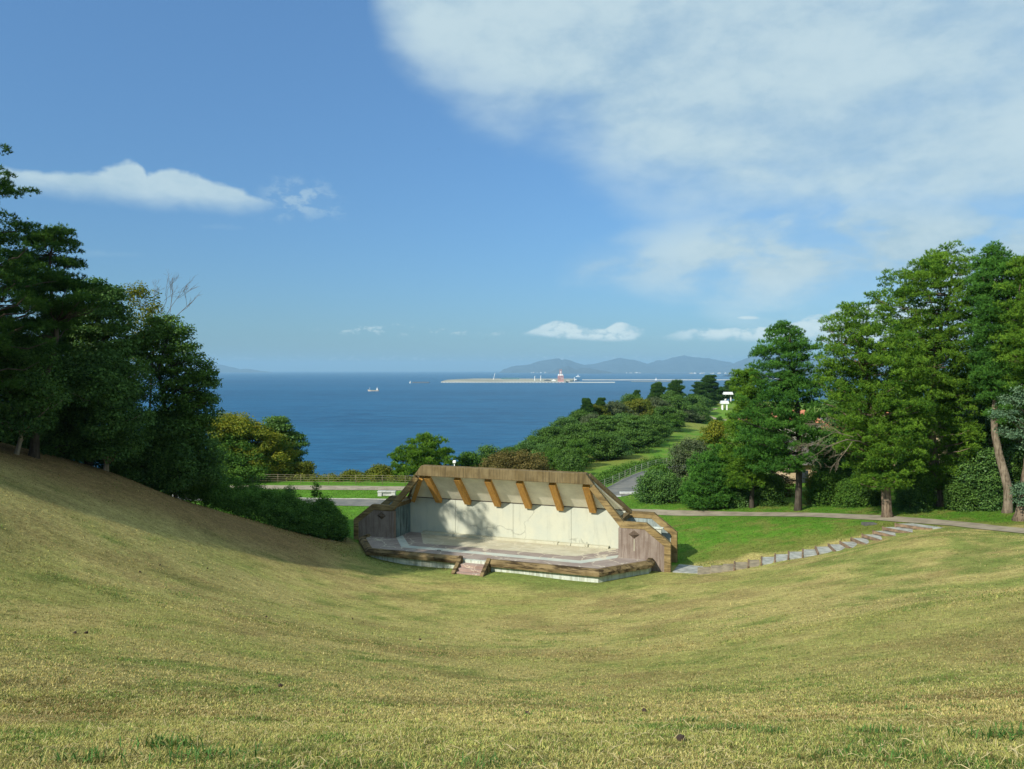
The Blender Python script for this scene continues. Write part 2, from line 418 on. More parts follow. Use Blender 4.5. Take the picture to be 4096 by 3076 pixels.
# ------------------------------------------------------------------ ground colours (turf colours by place, some shade included on the left hill)
HX = [-60, -34, -27, -20.4, -16.7, -14.2, -11.0]; HY = [21, 38, 42, 46.5, 51, 52.6, 53.5]
def gcol(x, y):
    x = np.asarray(x, float); y = np.asarray(y, float)
    a = fbm(x * 0.16, y * 0.30, 11, 4); b = fbm(x * 0.7, y * 0.9, 23, 4); c = fbm(x * 2.6, y * 3.2, 31, 3)
    straw = np.array([0.435, 0.372, 0.138]); dry = np.array([0.345, 0.340, 0.102]); grn = np.array([0.115, 0.185, 0.036])
    lawn = np.array([0.085, 0.205, 0.018]); brown = np.array([0.225, 0.160, 0.068]); dark = np.array([0.040, 0.075, 0.018])
    k = sstep(0.36, 0.64, a * 0.55 + b * 0.45)[..., None]
    col = straw * (1 - k) + dry * k
    g = sstep(0.56, 0.72, b * 0.65 + c * 0.35)[..., None]
    col = col * (1 - 0.65 * g) + grn * 0.65 * g
    br = (sstep(0.55, 0.74, fbm(x * 0.35 + 40, y * 0.5, 47, 4)) * (0.42 + 0.25 * sstep(16, 10, y)))[..., None]
    col = col * (1 - br) + brown * br
    # the side slope to the right is greener
    rg = (sstep(6, 20, x - 0.1 * y) * sstep(12, 24, y) * 0.62 * sstep(0.35, 0.6, b))[..., None]
    col = col * (1 - rg) + grn * 1.15 * rg
    # mowing streaks that follow the bowl
    r = np.hypot(x - 2, (y - 50) * 1.0)
    ms = (0.3 * sstep(0.5, 0.66, fbm(r * 0.9, np.arctan2(x - 2, 50 - y) * 5.0, 61, 3)) * 0.35 * sstep(6, 14, y))[..., None]
    col = col * (1 - ms) + brown * 0.95 * ms
    # a greener fringe round the stage
    cu = (x + 2.19) * 0.938 + (y - 47.5) * -0.347; cv = (x + 2.19) * 0.347 + (y - 47.5) * 0.938
    ds = np.hypot(np.maximum(np.abs(cu) - 8, 0), np.maximum(np.abs(cv - 2) - 2.2, 0))
    f = (sstep(3.6, 0.3, ds + (b - 0.5) * 4) * 0.72)[..., None]
    col = col * (1 - f) + grn * 1.1 * f
    # leaf litter on the left hill, its brown darkened to carry tree shade too
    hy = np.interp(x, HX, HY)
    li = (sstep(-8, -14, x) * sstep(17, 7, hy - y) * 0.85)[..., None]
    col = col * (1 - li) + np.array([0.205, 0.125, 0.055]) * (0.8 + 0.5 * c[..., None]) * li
    # lawns beyond the hedge, the stage and the steps
    sy = np.interp(x, [-60, -34, -20.4, -12, -10.8, -4, 9, 12, 16, 22, 25, 40, 60], [25, 41, 49.6, 55.2, 53.4, 52.5, 48.5, 49.0, 49.4, 49.6, 49.4, 43.5, 38])
    e = y - sy + (b - 0.5) * 1.2 * sstep(8, 14, x)
    lw = sstep(0.0, 0.8, e)[..., None]
    dryl = (sstep(0.45, 0.7, b * 0.6 + c * 0.4 + 0.25 * sstep(4.5, 0.5, e) * sstep(10, 13, x)) * 0.75 * sstep(10, 13, x))[..., None]
    lc = lawn * (0.85 + 0.4 * b[..., None])
    lc = lc * (1 - dryl) + np.array([0.19, 0.19, 0.05]) * dryl
    ll = (sstep(0.42, 0.7, fbm(x * 0.12, y * 0.06, 71, 4)) * sstep(85, 110, y) * 0.8)[..., None]
    lc = lc * (1 - ll) + np.array([0.20, 0.22, 0.045]) * ll
    col = col * (1 - lw) + lc * lw
    # undergrowth on the seaward slopes
    ed = sstep(0, 14, edge_dist(x, y))[..., None]
    col = col * (1 - ed) + dark * ed
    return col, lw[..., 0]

def gspace(a, b, lo, hi, step, gr):
    c = list(np.arange(a, b + 1e-6, step)); s = step
    while c[-1] < hi: s *= gr; c.append(c[-1] + s)
    s = step; L = []
    v = a
    while v > lo: s *= gr; v -= s; L.append(v)
    return np.array(L[::-1] + c)
gxs = gspace(-38, 44, -500, 760, 0.45, 1.07); gys = gspace(-1, 92, -160, 640, 0.45, 1.06)
GX, GY = np.meshgrid(gxs, gys)
GZ = terrain(GX, GY)
nx, ny = len(gxs), len(gys)
idx = np.arange(nx * ny).reshape(ny, nx)
F = np.stack([idx[:-1, :-1], idx[:-1, 1:], idx[1:, 1:], idx[1:, :-1]], -1).reshape(-1, 4)
gc, glw = gcol(GX, GY)
gca = np.concatenate([gc.reshape(-1, 3), np.ones((nx * ny, 1))], 1)
gme = mesh_np('ground', np.c_[GX.ravel(), GY.ravel(), GZ.ravel()], F, True,
              {'turf': ('FLOAT_COLOR', 'POINT', gca), 'lawn': ('FLOAT', 'POINT', glw.ravel())})
m, t, bs = new_mat('turf')
at = t.add('ShaderNodeAttribute', attribute_name='turf')
al = t.add('ShaderNodeAttribute', attribute_name='lawn')
geo = t.add('ShaderNodeNewGeometry'); pos = geo.outputs['Position']
n1 = t.noise(t.map(pos, (1, 1, 0.3)), 5.0, 6, 0.65); n2 = t.noise(t.map(pos, (1, 1.6, 0.3)), 22.0, 5, 0.7); n3 = t.noise(t.map(pos, (1, 1.8, 1)), 1.1, 5, 0.6)
f = t.m('MULTIPLY', t.mr(n1, 0.25, 0.75, 0.62, 1.38, False), t.mr(n2, 0.25, 0.75, 0.5, 1.5, False))
f = t.m('MULTIPLY', f, t.mr(n3, 0.3, 0.7, 0.82, 1.18, False))
hs = t.add('ShaderNodeVectorMath', operation='SCALE'); t.l.new(at.outputs['Color'], hs.inputs[0]); t.l.new(f, hs.inputs['Scale'])
warm = t.mix(t.mr(t.noise(pos, 3.0, 4, 0.6), 0.5, 0.66, 0.0, 0.35), hs.outputs[0], t.mix(0.5, hs.outputs[0], (0.25, 0.17, 0.06)))
t.l.new(warm, bs.inputs['Base Color'])
bs.inputs['Roughness'].default_value = 0.95; bs.inputs['Specular IOR Level'].default_value = 0.1
t.l.new(t.bump(t.m('ADD', n1, n2), 0.9, 0.07), bs.inputs['Normal'])
ground = link('ground', gme, m); label(ground, kind='structure')

# ------------------------------------------------------------------ sea
SEA = -75.0
m, t, bs = new_mat('sea water')
geo = t.add('ShaderNodeNewGeometry'); pos = geo.outputs['Position']
w1 = t.noise(t.map(pos, (0.35, 1, 1), rot=(0, 0, 0.12)), 0.10, 6, 0.62, 0.3)
w2 = t.noise(t.map(pos, (0.25, 1, 1), rot=(0, 0, -0.1)), 0.025, 4, 0.6, 0.4)
w3 = t.noise(t.map(pos, (0.12, 1, 1)), 0.0022, 4, 0.55, 0.5)
t.l.new(t.bump(t.m('ADD', w1, t.m('MULTIPLY', w2, 1.6)), 1.0, 2.6), bs.inputs['Normal'])
wc = t.mix(t.mr(w3, 0.35, 0.65), (0.003, 0.046, 0.112), (0.007, 0.076, 0.168))
wc = t.mix(t.mr(t.m('ADD', t.m('MULTIPLY', w1, 0.6), t.m('MULTIPLY', w2, 0.4)), 0.42, 0.60, 0, 1.0), wc, (0.012, 0.100, 0.205))
t.l.new(wc, bs.inputs['Base Color'])
bs.inputs['Roughness'].default_value = 0.42; bs.inputs['IOR'].default_value = 1.33; bs.inputs['Specular IOR Level'].default_value = 0.22
b_ = []; NR = 96; rad = [0.0, 300, 1000, 4000, 12000, 45000]
vs = [(0, 0, SEA)]; fs3 = []; fs4 = []
for r_ in rad[1:]:
    for k in range(NR): vs.append((r_ * math.sin(2 * math.pi * k / NR), r_ * math.cos(2 * math.pi * k / NR), SEA))
for k in range(NR): fs3.append((0, 1 + (k + 1) % NR, 1 + k))
for j in range(len(rad) - 2):
    for k in range(NR):
        a = 1 + j * NR + k; b2 = 1 + j * NR + (k + 1) % NR
        fs4.append((a, b2, b2 + NR, a + NR))
water = link('water', mesh_np('water', np.array(vs), [np.array(fs3), np.array(fs4)]), m)
label(water, kind='structure')

# ------------------------------------------------------------------ hills across the bay
def hill_range(name, pts, d, thick, seed, mat):
    """pts: (px, py) skyline; ridge mesh with real depth"""
    pxs = np.linspace(pts[0][0], pts[-1][0], 260)
    top = np.interp(pxs, [p[0] for p in pts], [p[1] for p in pts])
    X = (pxs - 2048) / FPX * d
    H = (HOR - top) / FPX * d
    H = H + (fbm(pxs * 0.06, pxs * 0, seed, 4) - 0.5) * 5.0 / FPX * d * np.clip((H - SEA) / 100, 0, 1)
    rows = []
    for j, s in enumerate(np.linspace(-1, 1, 41)):
        prof = (1 - abs(s)) ** 0.9
        y = d + s * thick
        g = fbm(X / d * 55 + 3, np.full_like(X, s * 3.5 + seed), seed + 3, 5)
        hh = SEA - 5 + (H - SEA + 5) * np.clip(prof * (0.72 + 0.56 * g * (1 - prof) + 0.28 * prof) + 0.0, 0, 1)
        rows.append(np.c_[X * (y / d) ** 0.0, np.full_like(X, y), hh])
    Vv = np.concatenate(rows); nX = len(X)
    ii = np.arange(len(Vv)).reshape(41, nX)
    Fq = np.stack([ii[:-1, :-1], ii[:-1, 1:], ii[1:, 1:], ii[1:, :-1]], -1).reshape(-1, 4)
    o = link(name, mesh_np(name, Vv, Fq, True), mat); label(o, kind='structure')
    return o
m, t, bs = new_mat('wooded hills')
geo = t.add('ShaderNodeNewGeometry')
t.l.new(t.mix(t.mr(t.noise(geo.outputs['Position'], 0.004, 6, 0.6), 0.35, 0.65), (0.024, 0.042, 0.055), (0.045, 0.070, 0.082)), bs.inputs['Base Color'])
bs.inputs['Roughness'].default_value = 1.0
M_hill = m
hill_range('hills', [(1990, 1496), (2015, 1476), (2050, 1466), (2090, 1460), (2120, 1456), (2150, 1446), (2190, 1438), (2225, 1434), (2235, 1434), (2245, 1438), (2258, 1436), (2290, 1444), (2340, 1462), (2400, 1490)], 21000, 1500, 3, M_hill)
hill_range('hills', [(2290, 1496), (2330, 1462), (2390, 1452), (2430, 1442), (2470, 1432), (2500, 1434), (2560, 1446), (2590, 1457), (2640, 1490)], 21800, 1500, 8, M_hill)
hill_range('hills', [(2540, 1495), (2590, 1456), (2630, 1440), (2655, 1441), (2700, 1428), (2740, 1421), (2770, 1428), (2840, 1434), (2880, 1443), (2920, 1448), (2960, 1466), (3010, 1494)], 22300, 1800, 12, M_hill)
hill_range('hills', [(2860, 1496), (2930, 1455), (3010, 1424), (3100, 1419), (3200, 1420), (3400, 1430), (3700, 1424), (4100, 1430), (4600, 1440), (5000, 1480)], 19500, 1800, 15, M_hill)
hill_range('hills', [(2180, 1496), (2230, 1474), (2270, 1462), (2300, 1476), (2340, 1470), (2380, 1476), (2440, 1488), (2470, 1497)], 16500, 600, 19, M_hill)
hill_range('hills', [(560, 1440), (800, 1448), (880, 1458), (925, 1467), (960, 1478), (985, 1475), (1020, 1480), (1050, 1486), (1075, 1494)], 24000, 1500, 23, M_hill)
hill_range('hills', [(2920, 1500), (2950, 1486), (3000, 1478), (3060, 1470), (3300, 1460), (3600, 1470)], 9000, 500, 27, M_hill)

# ------------------------------------------------------------------ simple painted / stone materials
def mat_plain(name, col, rough=0.8, var=0.25, scale=3.0, metal=0.0, bump=0.1):
    m, t, bs = new_mat(name)
    tc = t.add('ShaderNodeTexCoord'); o = tc.outputs['Object']
    n = t.noise(o, scale, 5, 0.6)
    lo = tuple(c * (1 - var) for c in col); hi = tuple(min(1, c * (1 + var)) for c in col)
    t.l.new(t.mix(t.mr(n, 0.3, 0.7), lo, hi), bs.inputs['Base Color'])
    bs.inputs['Roughness'].default_value = rough; bs.inputs['Metallic'].default_value = metal
    if bump: t.l.new(t.bump(t.noise(o, scale * 8, 4, 0.6), bump, 0.02), bs.inputs['Normal'])
    return m

# ---- paths
m, t, bs = new_mat('asphalt path')
geo = t.add('ShaderNodeNewGeometry'); pos = geo.outputs['Position']
n = t.noise(pos, 0.6, 5, 0.6); n2 = t.noise(pos, 30, 3, 0.6)
t.l.new(t.mix(t.mr(n, 0.3, 0.7), (0.10, 0.105, 0.10), (0.17, 0.165, 0.145)), bs.inputs['Base Color'])
t.l.new(t.bump(n2, 0.3, 0.01), bs.inputs['Normal']); bs.inputs['Roughness'].default_value = 0.9
M_path = m
m, t, bs = new_mat('old gravel path')
geo = t.add('ShaderNodeNewGeometry'); pos = geo.outputs['Position']
n = t.noise(pos, 0.9, 5, 0.6); n2 = t.noise(pos, 30, 3, 0.6)
t.l.new(t.mix(t.mr(n, 0.3, 0.7), (0.20, 0.17, 0.12), (0.32, 0.28, 0.20)), bs.inputs['Base Color'])
t.l.new(t.bump(n2, 0.3, 0.01), bs.inputs['Normal']); bs.inputs['Roughness'].default_value = 0.9
M_path2 = m
M_kerb = mat_plain('pale kerb concrete', (0.30, 0.30, 0.26), 0.9, 0.25, 1.5)

def smooth_line(pts, step=0.8):
    """Catmull-Rom through xy points"""
    p = [np.array(q, float) for q in pts]; p = [2 * p[0] - p[1]] + p + [2 * p[-1] - p[-2]]
    out = []
    for i in range(1, len(p) - 2):
        n = max(2, int(np.linalg.norm(p[i + 1] - p[i]) / step))
        for k in range(n):
            s = k / n
            out.append(0.5 * ((2 * p[i]) + (-p[i - 1] + p[i + 1]) * s + (2 * p[i - 1] - 5 * p[i] + 4 * p[i + 1] - p[i + 2]) * s * s + (-p[i - 1] + 3 * p[i] - 3 * p[i + 1] + p[i + 2]) * s ** 3))
    out.append(p[-2]); return np.array(out)
def strip(name, line, w0, w1, dz, mat, kind='structure', h=None, nw=5, lab=None, cat=None):
    """sheet draped on the ground between offsets w0..w1 left of the line"""
    L = np.array(line); T = np.gradient(L, axis=0); T /= np.linalg.norm(T, axis=1)[:, None]
    N = np.c_[-T[:, 1], T[:, 0]]
    offs = np.linspace(w0, w1, nw)
    wob = (fbm(np.arange(len(L)) * 0.35, np.zeros(len(L)), 5, 3) - 0.5) * 0.25
    rows = []
    for o in offs:
        oo = o + wob if h is None else np.full(len(L), o)
        q = L + N * oo[:, None]
        z = terrain(q[:, 0], q[:, 1]) + dz
        rows.append(np.c_[q, z])
    k = len(rows); n = len(L)
    if h is None:
        Vv = np.stack(rows, 1).reshape(-1, 3)
        ii = np.arange(n * k).reshape(n, k)
        Fq = np.stack([ii[:-1, :-1], ii[1:, :-1], ii[1:, 1:], ii[:-1, 1:]], -1).reshape(-1, 4)
        if w1 > w0: Fq = Fq[:, ::-1]
        me = mesh_np(name, Vv, Fq, True)
    else:
        a, b = rows[0], rows[-1]; up = np.array([0, 0, h])
        dn = np.array([0, 0, -0.3])
        Vv = np.stack([a + dn, a + up, b + up, b + dn], 1).reshape(-1, 3)
        ii = np.arange(n * 4).reshape(n, 4)
        Fq = np.concatenate([np.stack([ii[:-1, j], ii[1:, j], ii[1:, j + 1], ii[:-1, j + 1]], -1) for j in range(3)])
        me = mesh_np(name, Vv, Fq)
    o = link(name, me, mat)
    if kind: label(o, kind=kind)
    return o
def xy(px, d): return ((px - 2048) / FPX * d, d)
pathB = smooth_line([xy(600, 74), xy(1150, 72.5), xy(1500, 71.5), xy(2000, 69.5), xy(2500, 67), xy(2750, 64.8), xy(2900, 62.8), xy(3200, 58.6), xy(3500, 54.3), xy(3800, 49.8), xy(4096, 45.3), xy(4400, 40.5), xy(4900, 34)])
iB = int(np.argmax(pathB[:, 0] > -3.0))
strip('path', pathB[:iB + 1], -1.7, 1.7, 0.035, M_path)
strip('path', pathB[iB:], -0.95, 0.95, 0.035, M_path2)
strip('kerb', pathB[:iB - 1], 1.72, 1.84, 0.0, M_kerb, h=0.09)
pathA = smooth_line([xy(700, 81.5), xy(1100, 81), xy(1400, 80.5), xy(1700, 80), xy(2100, 79.2), xy(2300, 78.8)])
strip('path', pathA, -1.5, 1.5, 0.03, M_path2)
pathC = smooth_line([xy(2100, 79.2), xy(2300, 78.8), xy(2430, 80), xy(2500, 85), xy(2560, 92), xy(2625, 98.5), xy(2720, 103), xy(2850, 106)])
strip('path', pathC, -1.9, 1.9, 0.045, M_path)
pathD = smooth_line([xy(2990, 256), xy(2940, 262), xy(2880, 268), xy(2838, 275), xy(2818, 285), xy(2828, 297), xy(2860, 306)])
strip('path', pathD, -1.6, 1.6, 0.10, M_path2)

# ------------------------------------------------------------------ the open-air stage
def mat_weather(name, c1, c2, c3, streak=6.0, grain='V', sc=1.0, dark_amt=0.6):
    """board-marked weathered concrete: c1 base, c2 lighter wear, c3 dark stain"""
    m, t, bs = new_mat(name)
    tc = t.add('ShaderNodeTexCoord'); o = tc.outputs['Object']
    s = (streak, streak, 0.5) if grain == 'V' else ((0.6, streak, streak * 1.6) if grain == 'H' else (streak, streak, streak))
    n = t.noise(t.map(o, s), sc, 6, 0.65, 0.3)
    n2 = t.noise(o, 1.3 * sc, 6, 0.6, 0.2)
    n3 = t.noise(o, 9 * sc, 5, 0.65)
    c = t.mix(t.mr(n2, 0.35, 0.65), c1, c2)
    c = t.mix(t.m('MULTIPLY', t.mr(n, 0.46, 0.60), dark_amt), c, c3)
    c = t.mix(t.mr(n3, 0.56, 0.74, 0, 0.5), c, tuple(v * 0.55 for v in c1))
    t.l.new(c, bs.inputs['Base Color'])
    bs.inputs['Roughness'].default_value = 0.92; bs.inputs['Specular IOR Level'].default_value = 0.2
    t.l.new(t.bump(t.m('ADD', n, n3), 0.5, 0.02), bs.inputs['Normal'])
    return m
M_beam = mat_weather('stained board-marked concrete', (0.135, 0.100, 0.046), (0.180, 0.140, 0.072), (0.040, 0.030, 0.016), 9.0, 'V', dark_amt=0.5)
M_cop = mat_weather('stained coping concrete', (0.200, 0.140, 0.058), (0.290, 0.215, 0.100), (0.060, 0.042, 0.020), 4.5, 'H', dark_amt=0.7)
M_curb = mat_weather('blackened curb concrete', (0.135, 0.098, 0.045), (0.215, 0.160, 0.080), (0.025, 0.016, 0.008), 2.5, 'H', dark_amt=0.9)
M_panel = mat_weather('mauve painted render', (0.205, 0.162, 0.135), (0.255, 0.212, 0.180), (0.120, 0.082, 0.062), 7.0, 'V', dark_amt=0.5)
M_blue = mat_weather('grey blue painted render', (0.24, 0.30, 0.30), (0.32, 0.37, 0.35), (0.085, 0.105, 0.10), 7.0, 'V', dark_amt=0.55)
M_teal = mat_weather('dark blue grey streaked render', (0.135, 0.20, 0.205), (0.20, 0.27, 0.27), (0.045, 0.055, 0.05), 7.0, 'V', dark_amt=0.9)
M_base = mat_weather('pale blue render', (0.46, 0.52, 0.47), (0.56, 0.60, 0.53), (0.20, 0.20, 0.12), 5.0, 'V', dark_amt=0.5)
M_ceil = mat_plain('off white soffit', (0.74, 0.71, 0.57), 0.9, 0.12, 1.0)
M_slab = mat_plain('grey paving slab', (0.27, 0.28, 0.26), 0.9, 0.3, 2.0)
# orange timber
m, t, bs = new_mat('orange stained timber')
o = t.add('ShaderNodeTexCoord').outputs['Object']
n = t.noise(t.map(o, (9, 1.2, 1.2)), 2.0, 6, 0.6, 1.2)
c = t.mix(t.mr(n, 0.35, 0.68), (0.56, 0.300, 0.060), (0.36, 0.175, 0.035))
t.l.new(c, bs.inputs['Base Color']); bs.inputs['Roughness'].default_value = 0.75
M_timber = m
# cream plaster with hairline cracks
def mat_plaster(name, base, warm, crack=0.6, csc=0.32):
    m, t, bs = new_mat(name)
    o = t.add('ShaderNodeTexCoord').outputs['Object']
    n = t.noise(o, 0.8, 5, 0.6, 0.3); n2 = t.noise(t.map(o, (2.5, 2.5, 0.5)), 1.0, 5, 0.6); n3 = t.noise(o, 6.0, 4, 0.6)
    c = t.mix(t.mr(n, 0.35, 0.65), base, warm)
    c = t.mix(t.mr(n2, 0.50, 0.75, 0, 0.5), c, tuple(v * 0.72 for v in base))
    c = t.mix(t.mr(n3, 0.55, 0.8, 0, 0.35), c, tuple(v * 0.75 for v in warm))
    wv = t.add('ShaderNodeVectorMath', operation='ADD')
    nv = t.add('ShaderNodeTexNoise'); t.l.new(o, nv.inputs['Vector']); nv.inputs['Scale'].default_value = 1.2; nv.inputs['Detail'].default_value = 4
    sv = t.add('ShaderNodeVectorMath', operation='SCALE'); t.l.new(nv.outputs['Color'], sv.inputs[0]); sv.inputs['Scale'].default_value = 1.1
    t.l.new(o, wv.inputs[0]); t.l.new(sv.outputs[0], wv.inputs[1])
    vo = t.add('ShaderNodeTexVoronoi', feature='DISTANCE_TO_EDGE'); t.l.new(t.map(wv.outputs[0], (1, 1, 0.8)), vo.inputs['Vector']); vo.inputs['Scale'].default_value = csc
    cr = t.m('MULTIPLY', t.mr(vo.outputs['Distance'], 0.003, 0.010, crack, 0.0), t.mr(n, 0.45, 0.55))
    c = t.mix(cr, c, tuple(v * 0.35 for v in base))
    t.l.new(c, bs.inputs['Base Color']); bs.inputs['Roughness'].default_value = 0.9; bs.inputs['Specular IOR Level'].default_value = 0.2
    t.l.new(t.bump(t.noise(o, 25, 4, 0.6), 0.15, 0.01), bs.inputs['Normal'])
    return m
M_white = mat_plaster('cream white plaster', (0.43, 0.455, 0.385), (0.475, 0.485, 0.39), 0.45, 0.22)
M_cream = mat_plaster('cream render, worn', (0.43, 0.415, 0.30), (0.48, 0.48, 0.38), 0.8, 0.5)

M_dia = mat_plain('dark brown relief', (0.085, 0.058, 0.038), 0.9, 0.3, 4)
stage = empty('open_air_stage', (-2.19, 47.5, 0), R(-20.3))
label(stage, 'low weathered concrete open-air stage with brown roof frame, orange rafters and cream back wall', 'stage')
FL = -11.86                           # stage floor
GR = -12.75
HU = 7.75; DU = 10.25; DV = 3.15
def octo(off, back=4.0):
    """front outline of the platform, offset inwards by off"""
    k = off * 0.45
    return [(-DU + off, back), (-DU + off, DV + k * 0.6), (-HU + k, off), (HU - k, off), (DU - off, DV + k * 0.6), (DU - off, back)]
# platform body and its pale base
pf = MB(); pf.prism_z(octo(0.16, 6.4), GR, FL)
plat = pf.build('platform', M_base, stage)
# floor coverings: mauve paving, blue band, cream inner floor
def mat_floor(name, c1, c2, c3, csc=0.55):
    m, t, bs = new_mat(name)
    o = t.add('ShaderNodeTexCoord').outputs['Object']
    n = t.noise(o, 0.9, 6, 0.62, 0.3); n2 = t.noise(t.map(o, (0.5, 2.0, 1)), 2.2, 6, 0.65)
    c = t.mix(t.mr(n, 0.38, 0.62), c1, c2)
    c = t.mix(t.mr(n2, 0.50, 0.72, 0, 0.75), c, c3)
    nv = t.add('ShaderNodeTexNoise'); t.l.new(o, nv.inputs['Vector']); nv.inputs['Scale'].default_value = 1.5; nv.inputs['Detail'].default_value = 4
    sv = t.add('ShaderNodeVectorMath', operation='SCALE'); t.l.new(nv.outputs['Color'], sv.inputs[0]); sv.inputs['Scale'].default_value = 0.9
    wv = t.add('ShaderNodeVectorMath', operation='ADD'); t.l.new(o, wv.inputs[0]); t.l.new(sv.outputs[0], wv.inputs[1])
    vo = t.add('ShaderNodeTexVoronoi', feature='DISTANCE_TO_EDGE'); t.l.new(wv.outputs[0], vo.inputs['Vector']); vo.inputs['Scale'].default_value = csc
    t.l.new(t.mix(t.m('MULTIPLY', t.mr(vo.outputs['Distance'], 0.008, 0.03, 0.8, 0.0), t.mr(n, 0.42, 0.5)), c, (0.55, 0.50, 0.38)), bs.inputs['Base Color'])
    bs.inputs['Roughness'].default_value = 0.85
    t.l.new(t.bump(t.noise(o, 14, 4, 0.6), 0.25, 0.01), bs.inputs['Normal'])
    return m
M_fm = mat_floor('mauve stage paving', (0.235, 0.190, 0.170), (0.29, 0.245, 0.215), (0.165, 0.120, 0.100))
M_fb = mat_floor('pale blue paving band', (0.40, 0.44, 0.40), (0.47, 0.50, 0.44), (0.29, 0.28, 0.24))
M_fc = mat_floor('cream worn paving', (0.42, 0.39, 0.28), (0.48, 0.46, 0.35), (0.23, 0.19, 0.15))
def sheet(poly, z, name, mat, lab=None):
    me = bpy.data.meshes.new(name)
    me.from_pydata([(x, y, z) for x, y in poly], [], [tuple(range(len(poly)))]); me.update()
    if me.polygons[0].normal.z < 0: me.flip_normals()
    o = link(name, me, mat, stage)
    if lab: o['label'] = lab
    return o
sheet(octo(0.42, 6.38), FL + 0.004, 'floor_paving', M_fm, 'mauve floor paving')
B1 = [(-7.95, 5.4), (-7.95, 4.2), (-6.2, 1.75), (6.2, 1.75), (7.95, 3.9), (7.95, 5.4)]
B1b = [(-7.95, 5.4), (-7.95, 5.2), (-5.9, 2.45), (5.9, 2.45), (7.95, 4.75), (7.95, 5.4)]
sheet([(-7.95, 4.25), (-6.2, 1.75), (6.2, 1.75), (7.95, 3.85), (7.95, 4.7), (5.95, 2.4), (-5.95, 2.4), (-7.95, 5.15)], FL + 0.008, 'floor_band', M_fb, 'pale blue band in the floor')
sheet([(-7.1, 6.38), (-5.4, 3.35), (5.4, 3.35), (7.4, 6.0), (7.4, 6.38)], FL + 0.008, 'inner_floor', M_fc, 'cream inner floor')
# curb: battered upper face over a vertical band, mitred along the outline
SU0, SU1 = -1.12, 0.78                # the opening for the front steps
def curb_run(pts, name='curb'):
    prof = [(-0.10, -0.38), (-0.10, -0.17), (0.08, 0.0), (0.32, 0.0), (0.36, -0.17), (0.36, -0.38)]   # (inward offset, z from top)
    TOP = -11.70; n = len(pts)
    P2 = [Vector(p) for p in pts]; off = []
    for i in range(n):
        ns = []
        for a, b in ((i - 1, i), (i, i + 1)):
            if a < 0 or b >= n: continue
            d = (P2[b] - P2[a]).normalized(); ns.append(Vector((-d.y, d.x)))
        s = sum(ns, Vector((0, 0))) / len(ns)
        off.append(s / max(s.length_squared, 0.2))
    v = []; f = []; k = len(prof)
    for i in range(n):
        for o_, z_ in prof: q = P2[i] + off[i] * o_; v.append((q.x, q.y, TOP + z_))
    for i in range(n - 1):
        for j in range(k):
            j2 = (j + 1) % k; f.append((i * k + j, (i + 1) * k + j, (i + 1) * k + j2, i * k + j2))
    f.append(tuple(range(k))); f.append(tuple((n - 1) * k + j for j in reversed(range(k))))
    me = bpy.data.meshes.new(name); me.from_pydata(v, [], f); me.update()
    bm = bmesh.new(); bm.from_mesh(me); bmesh.ops.recalc_face_normals(bm, faces=bm.faces); bm.to_mesh(me); bm.free()
    return link(name, me, M_curb, stage)
curb_run([(-DU, 4.02), (-DU, DV), (-HU, 0), (SU0 - 0.02, 0)])
curb_run([(SU1 + 0.02, 0), (HU, 0), (DU, DV), (DU, 4.02)])
# front steps between sloping cheeks
M_step = mat_floor('mauve step paving', (0.27, 0.185, 0.155), (0.33, 0.235, 0.20), (0.15, 0.10, 0.08), 1.2)
for k in range(3):
    MB().box(SU0 + 0.12, SU1 - 0.12, -0.95 + 0.30 * k, 0.40 if k == 2 else -0.95 + 0.30 * (k + 1) - 0.002, GR, -12.38 + 0.17 * k + 0.0).build('step', M_step, stage, 0.012)
for u in (SU0 - 0.10, SU1 - 0.12):
    b = MB()
    b.quadbox([(u, -1.12, GR), (u + 0.24, -1.12, GR), (u + 0.24, 0.44, GR), (u, 0.44, GR), (u, -1.12, -12.36), (u + 0.24, -1.12, -12.36), (u + 0.24, 0.1, -11.60), (u, 0.1, -11.60)])
    b.build('stair_cheek', M_curb, stage, 0.015)

